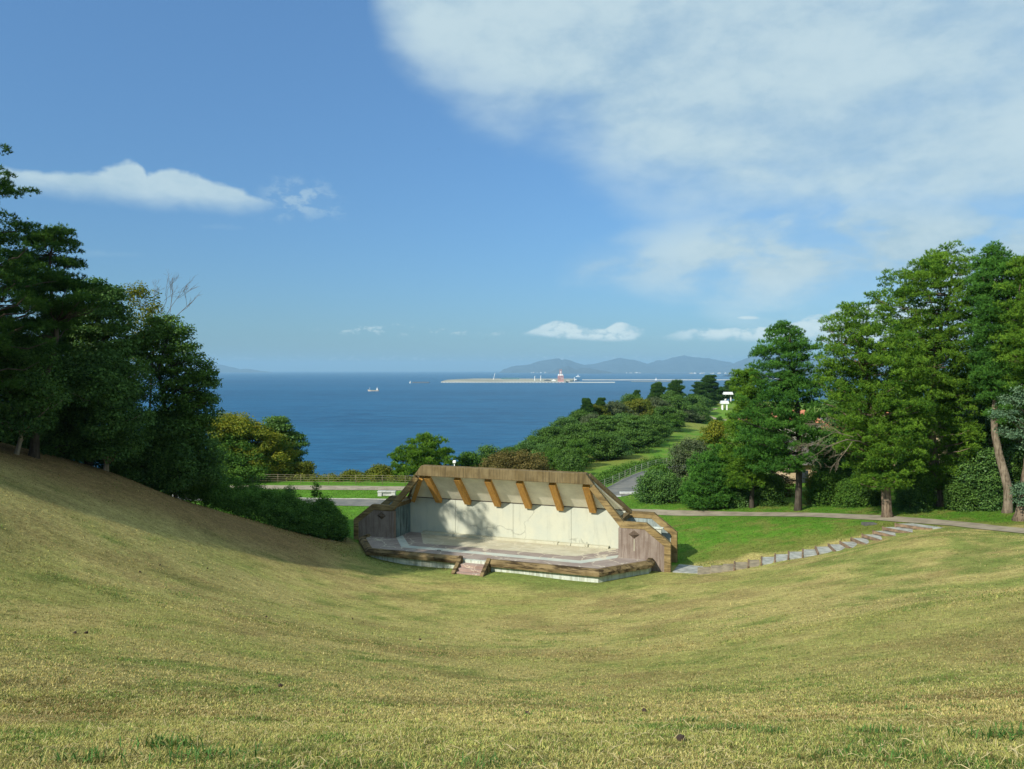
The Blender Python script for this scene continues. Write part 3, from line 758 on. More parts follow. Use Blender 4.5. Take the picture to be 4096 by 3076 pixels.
# folded frame bands
def miter_band(pts, wdt):
    """outer polyline -> list of quads offset to the left by wdt"""
    P2 = [Vector(p) for p in pts]; n = len(P2); inn = []
    for i in range(n):
        ns = []
        for a, b in ((i - 1, i), (i, i + 1)):
            if a < 0 or b >= n: continue
            d = (P2[b] - P2[a]).normalized(); ns.append(Vector((-d.y, d.x)))
        s = sum(ns, Vector((0, 0))) / len(ns); inn.append(P2[i] + s / s.length_squared * wdt)
    return [[P2[i], P2[i + 1], inn[i + 1], inn[i]] for i in range(n - 1)], inn
VF = 4.0; VB = 6.62
EX, EZ = 5.92, -6.63
for sgn in (1, -1):
    def sx(poly): return [(p[0] * sgn, p[1]) for p in poly]
    # front frame: post, sloping coping, flat coping, roof arm
    front = [(11.3, GR), (11.3, -10.72), (9.78, -9.56), (8.34, -9.56), (6.42, -7.34)]
    quads, inn = miter_band(front, 0.40)
    names = ['post', 'sloping_coping', 'coping', 'roof_arm']
    wing = empty('wing_wall'); wing.parent = stage
    wing['label'] = 'right front wing wall' if sgn > 0 else 'left front wing wall in tree shade'
    for q, nm in zip(quads[:3], names[:3]):
        MB().prism_y(sx(q), VF, VF + 0.34).build(nm, M_cop, wing, 0.012)
    q = quads[3]
    MB().prism_y(sx(q), VF + 0.003, VF + 0.337).build('roof_arm', M_cop, stage, 0.012)
    # panel under the copings
    pan = [(8.06, GR), (inn[0][0] + 0.01, GR), (inn[1][0] + 0.01, inn[1][1]), (inn[2][0], inn[2][1] + 0.01), (8.06, inn[2][1] + 0.01)]
    MB().prism_y(sx(pan), VF + 0.03, VF + 0.30).build('panel', M_panel, wing, 0.008)
    MB().prism_y(sx([(8.02, FL), (8.20, FL), (8.20, -9.98), (8.02, -9.98)]), VF + 0.012, VF + 0.32).build('jamb', M_panel, wing, 0.006)
    # diamond relief
    cx = 9.02 * sgn; cz = -10.32; v0 = VF + 0.031
    dm = bpy.data.meshes.new('diamond_relief')
    dm.from_pydata([(cx - .36, v0, cz), (cx, v0, cz - .27), (cx + .36, v0, cz), (cx, v0, cz + .27), (cx, v0 - .14, cz - 0.02)], [], [(0, 1, 4), (1, 2, 4), (2, 3, 4), (3, 0, 4), (3, 2, 1, 0)]); dm.update()
    link('diamond_relief', dm, M_dia, wing)
    if sgn > 0: MB().box(cx - 0.02, cx + 0.025, v0 - 0.012, v0 + 0.01, cz - 1.05, cz - 0.30).build('drip_streak', M_cream, wing)['label'] = 'thin pale drip streak below the diamond'
    # back frame
    q2, inn2 = miter_band([(11.3, GR), (11.3, -10.55), (9.78, -9.36), (8.1, -9.36)], 0.40)
    bw = empty('back_wing'); bw.parent = stage
    bw['label'] = 'right rear wing wall' if sgn > 0 else 'left rear wing wall'
    for q, nm in zip(q2, names[:3]):
        MB().prism_y(sx(q), VB, VB + 0.34).build(nm, M_cop, bw, 0.012)
    pan = [(8.12, GR), (inn2[0][0] + 0.01, GR), (inn2[1][0] + 0.01, inn2[1][1]), (inn2[2][0], inn2[2][1] + 0.01), (8.12, inn2[2][1] + 0.01)]
    MB().prism_y(sx(pan), VB + 0.05, VB + 0.30).build('panel', M_blue, bw)
    # side wall between front and back frames
    MB().box(min(8.0 * sgn, 8.18 * sgn), max(8.0 * sgn, 8.18 * sgn), VF + 0.345, VB - 0.24, GR, -9.72).build('side_wall', M_teal, stage)
    MB().box(min(7.9 * sgn, 8.26 * sgn), max(7.9 * sgn, 8.26 * sgn), VF + 0.345, VB - 0.24, -9.717, -9.42).build('side_beam', M_beam, stage, 0.01)
    # rear roof arm from ridge down to the back wing
    MB().bar((5.98 * sgn, VF + 0.46, -6.80), (8.24 * sgn, VB + 0.06, -9.42), 0.26, 0.26, up=(0.3 * sgn, -0.6, 0.8)).build('rear_arm', M_beam, stage, 0.012)
# fascia beam: trapezoid whose ends follow the arms
MB().prism_y([(-6.42, -7.337), (6.42, -7.337), (5.88, -6.63), (-5.88, -6.63)], VF - 0.01, VF + 0.40).build('roof_beam', M_beam, stage, 0.02)
# roof slab (hip-ended, falling to the back)
rs = MB()
rs.quadbox([(-6.3, VF + 0.41, -7.34), (6.3, VF + 0.41, -7.34), (7.98, VB - 0.24, -9.24), (-7.98, VB - 0.24, -9.24),
            (-5.86, VF + 0.41, -6.66), (5.86, VF + 0.41, -6.66), (7.7, VB - 0.02, -8.98), (-7.7, VB - 0.02, -8.98)])
roof = rs.build('roof_slab', M_ceil, stage)
rt = MB(); rt.quadbox([(-5.86, VF + 0.40, -6.655), (5.86, VF + 0.40, -6.655), (7.72, VB + 0.0, -8.972), (-7.72, VB + 0.0, -8.972),
            (-5.86, VF + 0.40, -6.60), (5.86, VF + 0.40, -6.60), (7.72, VB + 0.03, -8.91), (-7.72, VB + 0.03, -8.91)])
rt.build('roof_covering', M_beam, stage)
# back wall with panel joints and a low ledge
wl = MB()
edges_u = [-7.98, -4.35, 0.05, 4.25, 7.98]
for a, b in zip(edges_u[:-1], edges_u[1:]):
    wl.box(a + 0.012, b - 0.012, VB - 0.22, VB + 0.04, GR, -9.31)
wl.box(-7.9, 7.9, VB - 0.19, VB + 0.03, GR, -9.33)
wl.build('back_wall', M_white, stage)
MB().box(-7.9, 7.9, VB - 0.235, VB + 0.03, -9.305, -9.245).build('shadow_gap_strip', mat_plain('dark gap shade', (0.05, 0.04, 0.03), 0.95), stage)  # dark strip stands in for the shade between ceiling and wall
MB().box(-6.9, 3.4, VB - 0.62, VB - 0.222, FL, FL + 0.17).build('ledge', M_cream, stage, 0.01)
for a, b, dz in ((3.43, 4.3, -0.02), (4.34, 5.5, 0.0), (5.56, 6.9, -0.015)):
    MB().box(a, b, VB - 0.62 + abs(dz), VB - 0.222, FL, FL + 0.17 + dz).build('broken_ledge', M_cream, stage, 0.018)
rng = random.Random(4)
rb = MB()
for k in range(26):
    u = rng.uniform(3.3, 7.1); v = VB - 0.68 - abs(rng.gauss(0, 0.12)); s = rng.uniform(0.015, 0.06)
    if k < 14: MB().box(u, u + s * 1.5, v, v + s, FL + 0.009, FL + 0.009 + s * 0.6).build('rubble', M_cream, stage)
# rafters
def rafter(u0, u1, name='rafter'):
    b = MB(); w_ = 0.46
    b.bar((u0, VF + 0.42, -7.47), (u1, VB - 0.30, -9.46), w_, 0.30, up=(0, -1, 1)); return b.build(name, M_timber, stage, 0.01)
for k in range(6):
    u = 0.10 + (-2.5 + k) * 2.28; rafter(u, u)
rafter(-6.05, -7.66, 'hip_rafter')
# small screen wall between the right wings, and the slab outside
MB().box(9.1, 10.42, 5.75, 5.93, GR, -10.22).build('screen_wall', M_white, stage)
MB().box(9.0, 10.55, 5.68, 6.0, -10.215, -10.13).build('screen_cap', M_base, stage, 0.01)
# floor lug
lug = MB(); lug.tube([(-3.35 + 0.16 * math.cos(a), 1.62 + 0.05 * math.sin(a) * 0, FL + 0.02 + 0.05 * math.sin(a)) for a in np.linspace(0, math.pi, 7)], 0.016, 6)
lug.build('floor_ring', mat_plain('rusty steel', (0.10, 0.07, 0.05), 0.6), stage)

# paving slab at the wing's foot
v = Matrix.Rotation(R(-20.3), 3, 'Z') @ Vector((12.9, 5.1, 0)) + Vector((-2.19, 47.5, 0))
q = MB(); q.prism_z([(-1.5, -1.0), (1.4, -0.7), (1.7, 0.5), (0.9, 1.0), (-1.4, 1.0)], -0.25, 0.06)
s_ = q.build('paving_slab', M_slab, None, 0.02); s_.location = (v.x, v.y, tz(v.x, v.y)); s_.rotation_euler = (0, 0, R(-20.3))
label(s_, 'worn grey concrete slab in the grass at the foot of the right wing wall', 'paving slab')

# ------------------------------------------------------------------ steps up the slope
M_tread = mat_plain('grey cement tread', (0.30, 0.31, 0.28), 0.9, 0.3, 2.5)
M_log = mat_plain('brown imitation log', (0.17, 0.115, 0.07), 0.9, 0.4, 4)
M_mud = mat_plain('dusty tread', (0.24, 0.20, 0.13), 0.95, 0.3, 2.5)
ST = [(2820, 2282), (2872, 2275), (2921, 2267), (2970, 2260), (3026, 2252), (3078, 2240), (3132, 2229), (3186, 2218), (3243, 2209), (3299, 2198), (3358, 2189), (3413, 2178), (3472, 2166), (3532, 2151), (3585, 2136), (3632, 2120), (3689, 2104)]
p0 = P(2820, 2282, 47.4)
stairs = empty('slope_stairs', (p0.x, p0.y, p0.z))
label(stairs, 'long flight of shallow grey steps with brown log edges climbing the grass to the path', 'outdoor steps')
pts = []
for i, (px, py) in enumerate(ST):
    v = P(px, py, 47.4 + 0.08 * i); pts.append(v - p0)
rng = random.Random(2)
for i, v in enumerate(pts):
    d = (pts[min(i + 1, len(pts) - 1)] - pts[max(i - 1, 0)]); dd = Vector((d.x, d.y, 0)).normalized()
    turn = max(0.0, (i - 10) / 6.0) * 0.55
    dd.rotate(Matrix.Rotation(-turn, 3, 'Z')) if False else None
    ray = math.atan2(1.0, (v.x + p0.x) / (v.y + p0.y))
    an = ray if i <= 8 else ray + (R(133) - ray) * ((i - 8) / 8.0) ** 1.2
    n_ = Vector((math.cos(an), math.sin(an), 0))
    run = 0.47 if i < 13 else 0.56
    wd = 0.86 if i < 12 else 1.05
    z0, z1 = v.z - 0.30, v.z
    j = rng.uniform(-0.04, 0.04)
    pa = [v + dd * -run + n_ * -wd, v + dd * run + n_ * -wd, v + dd * run + n_ * wd, v + dd * -run + n_ * wd]
    b = MB(); b.quadbox([(p.x, p.y, z0) for p in pa] + [(p.x, p.y, z1 + j * 0.3) for p in pa])
    st = b.build('step', M_mud if i < 5 else M_tread, stairs, 0.02)
    e = MB(); a0 = v + dd * (-run - 0.05) + n_ * (-wd - 0.02); a1 = v + dd * (-run - 0.05) + n_ * (wd + 0.02)
    e.bar((a0.x, a0.y, z1 - 0.07), (a1.x, a1.y, z1 - 0.07), 0.10, 0.17)
    for q in (a0, a1): e.tube([(q.x, q.y, z1 - 0.3), (q.x, q.y, z1 + 0.05)], 0.055, 8)
    if i >= 3: e.build('log_edge', M_log, st)

# ------------------------------------------------------------------ plaza furniture
M_stone = mat_plain('white grey granite', (0.42, 0.43, 0.41), 0.8, 0.2, 3)
bp = on(1546, 75.3)
bench = empty('stone_bench', bp, R(-3)); label(bench, 'low pale stone bench on the green strip behind the stage', 'bench')
MB().box(-0.90, 0.90, -0.24, 0.24, 0.36, 0.50).build('seat', M_stone, bench, 0.02)
MB().box(-0.86, -0.46, -0.2, 0.2, -0.1, 0.357).build('leg', M_stone, bench, 0.01)
MB().box(0.46, 0.86, -0.2, 0.2, -0.1, 0.357).build('leg', M_stone, bench, 0.01)
MB().box(-0.457, 0.457, -0.10, 0.10, 0.02, 0.355).build('stretcher', M_stone, bench, 0.01)
bp = on(2530, 80.5)
sl = MB().box(-1.3, 1.3, -0.3, 0.3, 0.0, 0.22).build('stone_kerb_bench', M_stone, None, 0.03); sl.location = bp; sl.rotation_euler = (0, 0, R(2))
label(sl, 'long low white stone block lying in the lawn beside the dark bush', 'stone block')
for px, d in ((2440, 77.3), (2472, 76.2), (2518, 80.9)):
    bp = on(px, d); o = MB().box(-0.35, 0.35, -0.3, 0.3, -0.1, 0.10).build('path_marker_stone', M_stone, None, 0.02); o.location = bp
    label(o, 'small flat white stone on the asphalt path edge, ' + {2440: 'leftmost of three', 2472: 'middle of three', 2518: 'rightmost, by the long block'}[px], 'stone', 'white stones along the path edge')
bp = on(3482, 52.2); o = MB().box(-0.42, 0.42, -0.3, 0.3, -0.1, 0.12).build('drain_cover', mat_plain('dark concrete', (0.09, 0.09, 0.08)), None, 0.02); o.location = bp
label(o, 'dark concrete drain cover at the near edge of the right hand path', 'drain cover')

def railing(name, line, hgt, nrail, every, r, lab, mat):
    z = terrain(line[:, 0], line[:, 1]); p0 = Vector((line[0][0], line[0][1], z[0]))
    rt_ = empty(name, p0); label(rt_, lab, 'railing')
    L = [Vector((a[0], a[1], zz)) - p0 for a, zz in zip(line, z)]
    for k in range(nrail):
        h = hgt * (0.28 + 0.72 * k / (nrail - 1))
        MB().tube([q + Vector((0, 0, h)) for q in L], r, 6).build('rail', mat, rt_, smooth=True)
    acc = 0; last = -1e9
    for i, q in enumerate(L):
        if i: acc += (q - L[i - 1]).length
        if acc - last >= every:
            last = acc
            MB().tube([q + Vector((0, 0, -0.3)), q + Vector((0, 0, hgt + 0.06))], r * 1.5, 6).build('post', mat, rt_, smooth=True)
M_rail = mat_plain('brown painted steel rail', (0.16, 0.135, 0.075), 0.7, 0.2, 2)
M_rail2 = mat_plain('pale steel rail', (0.22, 0.23, 0.18), 0.6, 0.2, 2)
railing('cliff_railing', smooth_line([xy(840, 86), xy(980, 85), xy(1180, 84), xy(1400, 83.6), xy(1620, 83), xy(1900, 82), xy(2200, 81.5), xy(2340, 82)], 0.6), 0.98, 4, 2.5, 0.020, 'brown four-bar railing along the cliff edge beside the sea', M_rail)
railing('path_railing', smooth_line([xy(2360, 82.5), xy(2420, 85), xy(2490, 91), xy(2550, 97.5), xy(2625, 104), xy(2700, 107)], 0.6), 1.0, 4, 2.4, 0.020, 'pale grey railing beside the asphalt path on the far slope', M_rail2)

# little lamp-like marker post behind the stage roof
bp = on(1817, 81)
o = empty('viewing_scope', bp); label(o, 'small white coin viewer on a post just above the stage roof', 'viewer')
M_wht = mat_plain('white paint', (0.75, 0.76, 0.74), 0.5, 0.05, 3)
MB().tube([(0, 0, -0.3), (0, 0, 1.35), (0, 0, 2.5)], [0.06, 0.05, 0.04], 8).build('post', M_wht, o, smooth=True)
MB().box(-0.16, 0.18, -0.14, 0.2, 2.5, 2.8).build('head', M_wht, o, 0.05)

# white pavilions on the far slope
M_roofw = mat_plain('pale metal roof', (0.60, 0.64, 0.62), 0.5, 0.12, 1.5)
for px, d, w_, H, lab in ((2898, 301, 2.15, 2.3, 'nearer small white shelter with a pale tiled roof and stout legs'), (2912, 345, 2.9, 3.0, 'farther white shelter roof above the nearer one')):
    v = on(px, d)
    o = empty('park_shelter', v, R(-8)); label(o, lab, 'shelter')
    for sx_ in (-1, 1):
        for sy_ in (-1, 1): MB().box(sx_ * w_ * 0.38 - .22, sx_ * w_ * 0.38 + .22, sy_ * 1.0 - .22, sy_ * 1.0 + .22, -0.5, H).build('leg', M_wht, o)
    MB().prism_y([(-w_ * .72, H + 0.01), (w_ * .72, H + 0.01), (w_ * .72, H + 0.30), (-w_ * .72, H + 0.30)], -1.7, 1.7).build('eave', M_wht, o)
    rr = MB(); rr.quadbox([(-w_ * .74, -1.75, H + .31), (w_ * .74, -1.75, H + .31), (w_ * .74, 1.75, H + .31), (-w_ * .74, 1.75, H + .31), (-w_ * .66, -.06, H + 1.15), (w_ * .66, -.06, H + 1.15), (w_ * .66, .06, H + 1.15), (-w_ * .66, .06, H + 1.15)])
    for k in range(7):
        xx = -w_ * .7 + k * w_ * 1.4 / 6
        rr.bar((xx, -1.78, H + .36), (xx * .93, -0.05, H + 1.2), 0.07, 0.06)
    rr.build('roof', M_roofw, o)

# houses beyond the pines
M_tan = mat_plain('tan house render', (0.50, 0.38, 0.25), 0.9, 0.12, 0.6)
M_cr = mat_plain('cream house render', (0.44, 0.40, 0.32), 0.9, 0.1, 0.6)
M_rt = mat_plain('orange clay roof tiles', (0.42, 0.16, 0.08), 0.85, 0.3, 2.5)
M_rg = mat_plain('grey roof tiles', (0.11, 0.10, 0.09), 0.8, 0.3, 2.5)
M_win = mat_plain('dark window glass', (0.03, 0.04, 0.05), 0.15, 0.1, 1)
def house(px, d, L, W, H, rz, wall, roof, lab, dz=0.0):
    v = on(px, d, dz); o = empty('house', v, R(rz)); label(o, lab, 'house')
    MB().box(-L / 2, L / 2, -W / 2, W / 2, -1, H).build('wall', wall, o)
    e = 0.5; rh = W * 0.28
    MB().quadbox([(-L / 2 - e, -W / 2 - e, H + .003), (L / 2 + e, -W / 2 - e, H + .003), (L / 2 + e, W / 2 + e, H + .003), (-L / 2 - e, W / 2 + e, H + .003), (-L / 2 + 1.2, -.05, H + rh), (L / 2 - 1.2, -.05, H + rh), (L / 2 - 1.2, .05, H + rh), (-L / 2 + 1.2, .05, H + rh)]).build('roof', roof, o)
    n = max(2, int(L / 2.6))
    for st_ in range(max(1, int(H / 2.8))):
        for k in range(n):
            x = -L / 2 + (k + .5) * L / n
            wn = MB().box(x - .55, x + .55, -W / 2 - .04, -W / 2 + .1, .9 + st_ * 2.8, 2.2 + st_ * 2.8).build('window', M_win, o)
house(3345, 84, 15, 8, 5.6, 8, M_tan, M_rg, 'tan two-storey house with grey tiled roof glimpsed low between the pines', -3.6)
house(3560, 76, 11, 7, 5.4, -12, M_tan, M_rt, 'tan house glimpsed behind the large pine trunk in the middle', -0.5)
house(3920, 72, 13, 8, 5.8, 4, M_tan, M_rg, 'tan house with grey roof almost hidden behind the rightmost pines', -0.5)
house(3120, 150, 13, 8, 5.0, 10, M_cr, M_rt, 'distant cream house with orange roof seen through the left pine', 0)
house(3230, 165, 10, 7, 5.0, -5, M_cr, M_rg, 'distant cream house with grey roof seen through the pines', 0)
# low timber fence by the left pine
fz = on(2935, 66); o = empty('timber_fence', fz, R(-4)); label(o, 'short pale timber fence under the leftmost pine', 'fence')
M_pt = mat_plain('pale timber', (0.42, 0.35, 0.24), 0.85, 0.2, 4)
for k in range(5): MB().box(-1.6 + k * .8 - .05, -1.6 + k * .8 + .05, -.05, .05, -.2, 1.0).build('post', M_pt, o)
for z_ in (.35, .62, .88): MB().box(-1.7, 1.7, -.075, -.052, z_ - .04, z_ + .04).build('rail', M_pt, o)

# ------------------------------------------------------------------ out at sea
M_redh = mat_plain('orange red ship paint', (0.50, 0.14, 0.07), 0.6, 0.1, 1)
M_grnd = mat_plain('dark green deck paint', (0.05, 0.13, 0.10), 0.6, 0.1, 1)
M_pink = mat_plain('faded pinkish hull paint', (0.50, 0.42, 0.34), 0.6, 0.1, 1)
M_dk = mat_plain('dark steel', (0.05, 0.06, 0.07), 0.6, 0.1, 1)
def sea_d(py): return -SEA * FPX / (py - HOR)
def hull(L, B, H, sheer, n=17):
    """ship hull with raked bow at -x, flared and closed"""
    prof = [(0, -1.2), (0.72, -1.0), (0.9, 0.35 * H), (1.0, H)]
    v = []; f = []
    for i in range(n):
        s = i / (n - 1); x = -L / 2 + L * s
        wd = B / 2 * min(1, (s / 0.22)) ** 0.6 * (1 if s < 0.85 else 1 - 0.35 * ((s - .85) / .15) ** 2)
        wd = max(wd, 0.05)
        sh = sheer * max(0, (0.30 - s) / 0.30) ** 1.3 + sheer * 0.35 * max(0, (s - 0.8) / 0.2)
        for side in (-1, 1):
            for k, h in (prof if side < 0 else prof[::-1]):
                rake = -L * 0.05 * (h / H) * max(0, 1 - s * 6) if h > 0 else 0
                v.append((x + rake, side * wd * k, h + (sh if h >= H * 0.99 else sh * 0.4 if h > 0 else 0)))
    K = 8
    for i in range(n - 1):
        for k in range(K):
            k2 = (k + 1) % K; f.append((i * K + k, i * K + k2, (i + 1) * K + k2, (i + 1) * K + k))
    f.append(tuple(range(K))[::-1]); f.append(tuple((n - 1) * K + k for k in range(K)))
    me = bpy.data.meshes.new('hull'); me.from_pydata(v, [], f)
    bm = bmesh.new(); bm.from_mesh(me); bmesh.ops.recalc_face_normals(bm, faces=bm.faces); bm.to_mesh(me); bm.free()
    return me
d = sea_d(1565); v = P(1494, 1565, d)
ship = empty('cargo_ship', (v.x, v.y, SEA), R(12)); label(ship, 'small cargo ship with green deck and two masts alone on the open sea', 'ship')
link('hull', hull(37, 7.5, 3.9, 2.8), M_pink, ship)
MB().box(-11, 9, -2.6, 2.6, 3.9, 4.9).build('hatch', M_grnd, ship)
MB().prism_y([(-18.3, 6.0), (-9, 4.2), (-9, 4.9), (-18.9, 7.3)], -2.9, 2.9).build('forecastle', M_grnd, ship)
MB().box(9.5, 15.5, -3, 3, 3.9, 7.6).box(10.5, 14.5, -2.4, 2.4, 7.6, 10.2).build('bridge', M_wht, ship)
MB().box(15.6, 17.4, -1, 1, 4.4, 9.8).build('funnel', M_dk, ship)
MB().tube([(-13, 0, 4), (-13, 0, 14.5)], [0.5, 0.35], 8).build('mast', M_wht, ship)
MB().tube([(12.8, 0, 10), (12.8, 0, 16.5)], [0.5, 0.35], 8).build('mast', M_wht, ship)

# reclaimed island
M_sand = mat_plain('dry reclaimed ground', (0.28, 0.26, 0.18), 1.0, 0.3, 0.004, bump=0)
M_quay = mat_plain('pale quay concrete', (0.46, 0.47, 0.43), 0.9, 0.1, 0.01, bump=0)
M_dkw = mat_plain('dark rock armour', (0.09, 0.10, 0.11), 1.0, 0.3, 0.02, bump=0)
df = sea_d(1531)
def wx(px, d): return (px - 2048) / FPX * d
isl = MB(); isl.prism_z([(wx(1767, df), df), (wx(2262, df), df), (wx(2290, df * 1.08), df * 1.08), (wx(2300, df * 1.3), df * 1.3), (wx(1900, df * 1.33), df * 1.33), (wx(1790, df * 1.16), df * 1.16)], SEA - 4, SEA + 9)
o = isl.build('terrain', M_sand); label(o, kind='structure')
q = MB(); q.box(wx(1765, df), wx(2262, df), df - 22, df - 2, SEA - 4, SEA + 6.5); o = q.build('quay_wall', M_quay); label(o, 'long pale quay wall along the front of the reclaimed island', 'quay')
q2 = MB()
for k in range(38):
    x = wx(1770, df) + k * (wx(2258, df) - wx(1770, df)) / 37; q2.box(x - 3, x + 3, df - 25, df - 22.2, SEA - 3, SEA + 3)
q2.build('fenders', M_dk, o)
for px0, px1, d_, wd_, h, nm, mat, lab in ((2275, 2460, df, 30, 5, 'breakwater', M_quay, 'bright straight breakwater running right from the red and white tower'),
                       (2330, 2935, sea_d(1521), 40, 6, 'breakwater', M_quay, 'long thin pale breakwater on the far side of the harbour'),
                       (2930, 3300, sea_d(1517), 40, 6, 'breakwater', M_quay, 'far pale breakwater behind the headland pines'),
                       (1648, 1716, sea_d(1532), 30, 6, 'breakwater', M_dkw, 'dark breakwater at the left tip of the island'),
                       (2530, 2700, sea_d(1527), 60, 2.5, 'sandbank', M_sand, 'low sandy bank beyond the bright breakwater')):
    q = MB().box(wx(px0, d_), wx(px1, d_), d_, d_ + wd_, SEA - 4, SEA + h).build(nm, mat); label(q, lab, nm)
d_ = sea_d(1533)
o = empty('lighthouse', (wx(1641, d_), d_, SEA)); label(o, 'tiny white beacon at the outer end of the dark breakwater', 'lighthouse')
MB().tube([(0, 0, -2), (0, 0, 3), (0, 0, 6)], [6, 5, 4], 10).build('base', M_quay, o); MB().tube([(0, 0, 6), (0, 0, 13)], [2.4, 1.8], 10).build('tower', M_wht, o)
# dredger-like red and white rig
M_rw = mat_plain('red orange steel', (0.50, 0.22, 0.17), 0.6, 0.1, 0.05, bump=0)
k_ = df / FPX
rig = empty('work_rig', (wx(2243, df), df + 10, SEA)); label(rig, 'red and white lattice work tower standing on the quay of the island', 'tower')
b = MB()
W2 = 11 * k_
b.box(-W2 * 1.05, W2 * 1.05, -W2 * .8, W2 * .8, 0, 9 * k_)
b.build('hull', M_rw, rig)
b = MB()
for x in np.linspace(-1, 1, 5):
    for y in (-.7, .7): b.box(W2 * x * .92 - 1.4, W2 * x * .92 + 1.4, W2 * y - 1.4, W2 * y + 1.4, 9 * k_, 29 * k_)
for z in (14, 20, 26): b.box(-W2, W2, -W2 * .75, W2 * .75, z * k_ - 1.1, z * k_ + 1.1)
b.build('lattice', M_rw, rig)
b = MB()
for x in (-.75, -.25, .28, .75): b.tube([(W2 * x, -W2 * .5, 12 * k_), (W2 * x, -W2 * .5, 22 * k_)], 2.6, 8)
b.build('tank', M_wht, rig)
b = MB()
for x in (-.62, 0, .62): b.tube([(W2 * x, 0, 27 * k_), (W2 * x, 0, 28.5 * k_), (W2 * x, 0, 33 * k_), (W2 * x, 0, 34.5 * k_)], [3, 5.2, 5.2, 2.5], 10)
b.build('dome', M_wht, rig)
b = MB()
for x in (-.38, .38):
    for y in (-.3, .3): b.bar((W2 * x, W2 * y, 34 * k_), (W2 * x * .8, W2 * y * .8, 53 * k_), 1.3, 1.3)
for z in (38, 43, 48, 52): b.box(-W2 * .42, W2 * .42, -W2 * .3, W2 * .3, z * k_ - .8, z * k_ + .8)
b.build('upper_lattice', M_rw, rig)
MB().box(-W2 * .2, W2 * .2, -W2 * .2, W2 * .2, 35 * k_, 46 * k_).build('cabin', M_wht, rig)
# small things on the island
d_ = df * 1.22
o = empty('green_sheds', (wx(2042, d_), d_, SEA + 9)); label(o, 'long row of dark blue-green sheds at the back of the island', 'shed')
for k in range(9): MB().box((-37 + k * 8.2) * d_ / FPX, (-37 + k * 8.2 + 7.2) * d_ / FPX, -15, 15, -1, 9.5 + (k % 3)).build('bay', mat_plain('blue green cladding', (0.06, 0.15, 0.17), 0.8, 0.1, 0.1, bump=0) if k == 0 else bpy.data.materials['blue green cladding'], o)
d_ = df * 1.2
o = empty('crane', (wx(1974, d_), d_, SEA + 9)); label(o, 'thin leaning crane jib standing on the island', 'crane')
MB().bar((0, 0, 0), (6 * d_ / FPX, 0, 26 * d_ / FPX), 2.2, 2.2).build('jib', M_wht, o); MB().box(-5, 3, -4, 4, -1, 4.5).build('cab', M_wht, o)
for px, hgt in ((2139, 17), (2163, 19), (2298, 13)):
    d_ = df * 1.05
    o = empty('light_mast', (wx(px, d_), d_, SEA + 8)); label(o, {17: 'left of two slim pale masts on the island quay', 19: 'right of two slim pale masts on the island quay', 13: 'short slim mast right of the red and white tower'}[hgt], 'mast', 'slim masts on the island')
    MB().tube([(0, 0, -2), (0, 0, hgt * d_ / FPX)], [2.6, 1.6], 8).build('pole', M_wht, o); MB().box(-3, 3, -1, 1, hgt * d_ / FPX, hgt * d_ / FPX + 2).build('lamp_head', M_wht, o)
d_ = df * 1.02
for px, ww, hh, mt, lab in ((2215, 15, 6, M_wht, 'low white building beside the red and white tower'), (2272, 14, 5, M_cr, 'low cream building just right of the red and white tower'), (2190, 26, 5.0, M_dk, 'low dark building left of the red and white tower')):
    o = MB().box(-ww / 2 * d_ / FPX, ww / 2 * d_ / FPX, -8, 8, -3, hh).box(-ww / 4 * d_ / FPX, ww / 5 * d_ / FPX, -6, 6, hh, hh + 3).build('harbour_building', mt); o.location = (wx(px, d_), d_, SEA + 9); label(o, lab, 'building')
d_ = sea_d(1508); o = empty('ferry', (wx(2312, d_), d_, SEA), R(10)); label(o, 'pale distant ship passing behind the harbour', 'ship')
kk = d_ / FPX
link('hull', hull(17 * kk, 11, 8, 3), M_wht, o); MB().box(-3 * kk, 3 * kk, -4, 4, 8, 13).box(-1.5 * kk, 1.5 * kk, -3, 3, 13, 24).build('bridge', M_wht, o)
d_ = sea_d(1521); o = empty('moored_boat', (wx(2621, d_), d_ - 30, SEA), R(-5)); label(o, 'small pale moored boat with a tall mast at the far breakwater', 'boat'); kk = d_ / FPX
link('hull', hull(9 * kk, 6, 5, 2), M_wht, o); MB().box(-2 * kk, 2 * kk, -2.5, 2.5, 5, 12).build('cabin', M_wht, o); MB().tube([(0, 0, 12), (0, 0, 13 * kk)], [1.2, .8], 6).build('mast', M_wht, o)
d_ = sea_d(1523); o = empty('barge', (wx(2292, d_), d_ - 40, SEA), R(4)); label(o, 'dark low barge lying right of the red and white tower', 'boat'); kk = d_ / FPX
link('hull', hull(48 * kk, 16, 5, 3), M_dk, o); MB().box(3 * kk, 12 * kk, -5, 5, 5, 13).build('deck_house', M_wht, o)
# shoreline town
rng = random.Random(9)
tm = [M_wht, M_cr, M_quay]
for k in range(46):
    if k < 30: px = rng.uniform(2760, 2960); d_ = rng.uniform(14500, 16500)
    elif k < 40: px = rng.uniform(2360, 2620); d_ = rng.uniform(17200, 18000)
    else: px = rng.uniform(2100, 2190); d_ = rng.uniform(18500, 19300)
    kk = d_ / FPX; ww = rng.uniform(2, 8) * kk; hh = rng.uniform(1.2, 3.5) * kk
    b = MB().box(-ww / 2, ww / 2, -30, 30, -8, hh); b.prism_y([(-ww / 2, hh), (ww / 2, hh), (0, hh + ww * 0.16)], -30, 30)
    o = b.build('town_building', tm[k % 3]); o.location = (wx(px, d_), d_, SEA + 4)
    label(o, 'tiny pale building of the town along the far shore', 'building', 'pale buildings of the far shore town')
for a, b_, dd_ in ((2640, 3050, 15500), (2350, 2640, 17600)):
    o = MB().box(wx(a, dd_), wx(b_, dd_), dd_ - 900, dd_ + 1200, SEA - 5, SEA + 4).build('terrain', M_hill); label(o, kind='structure')
d_ = 8800
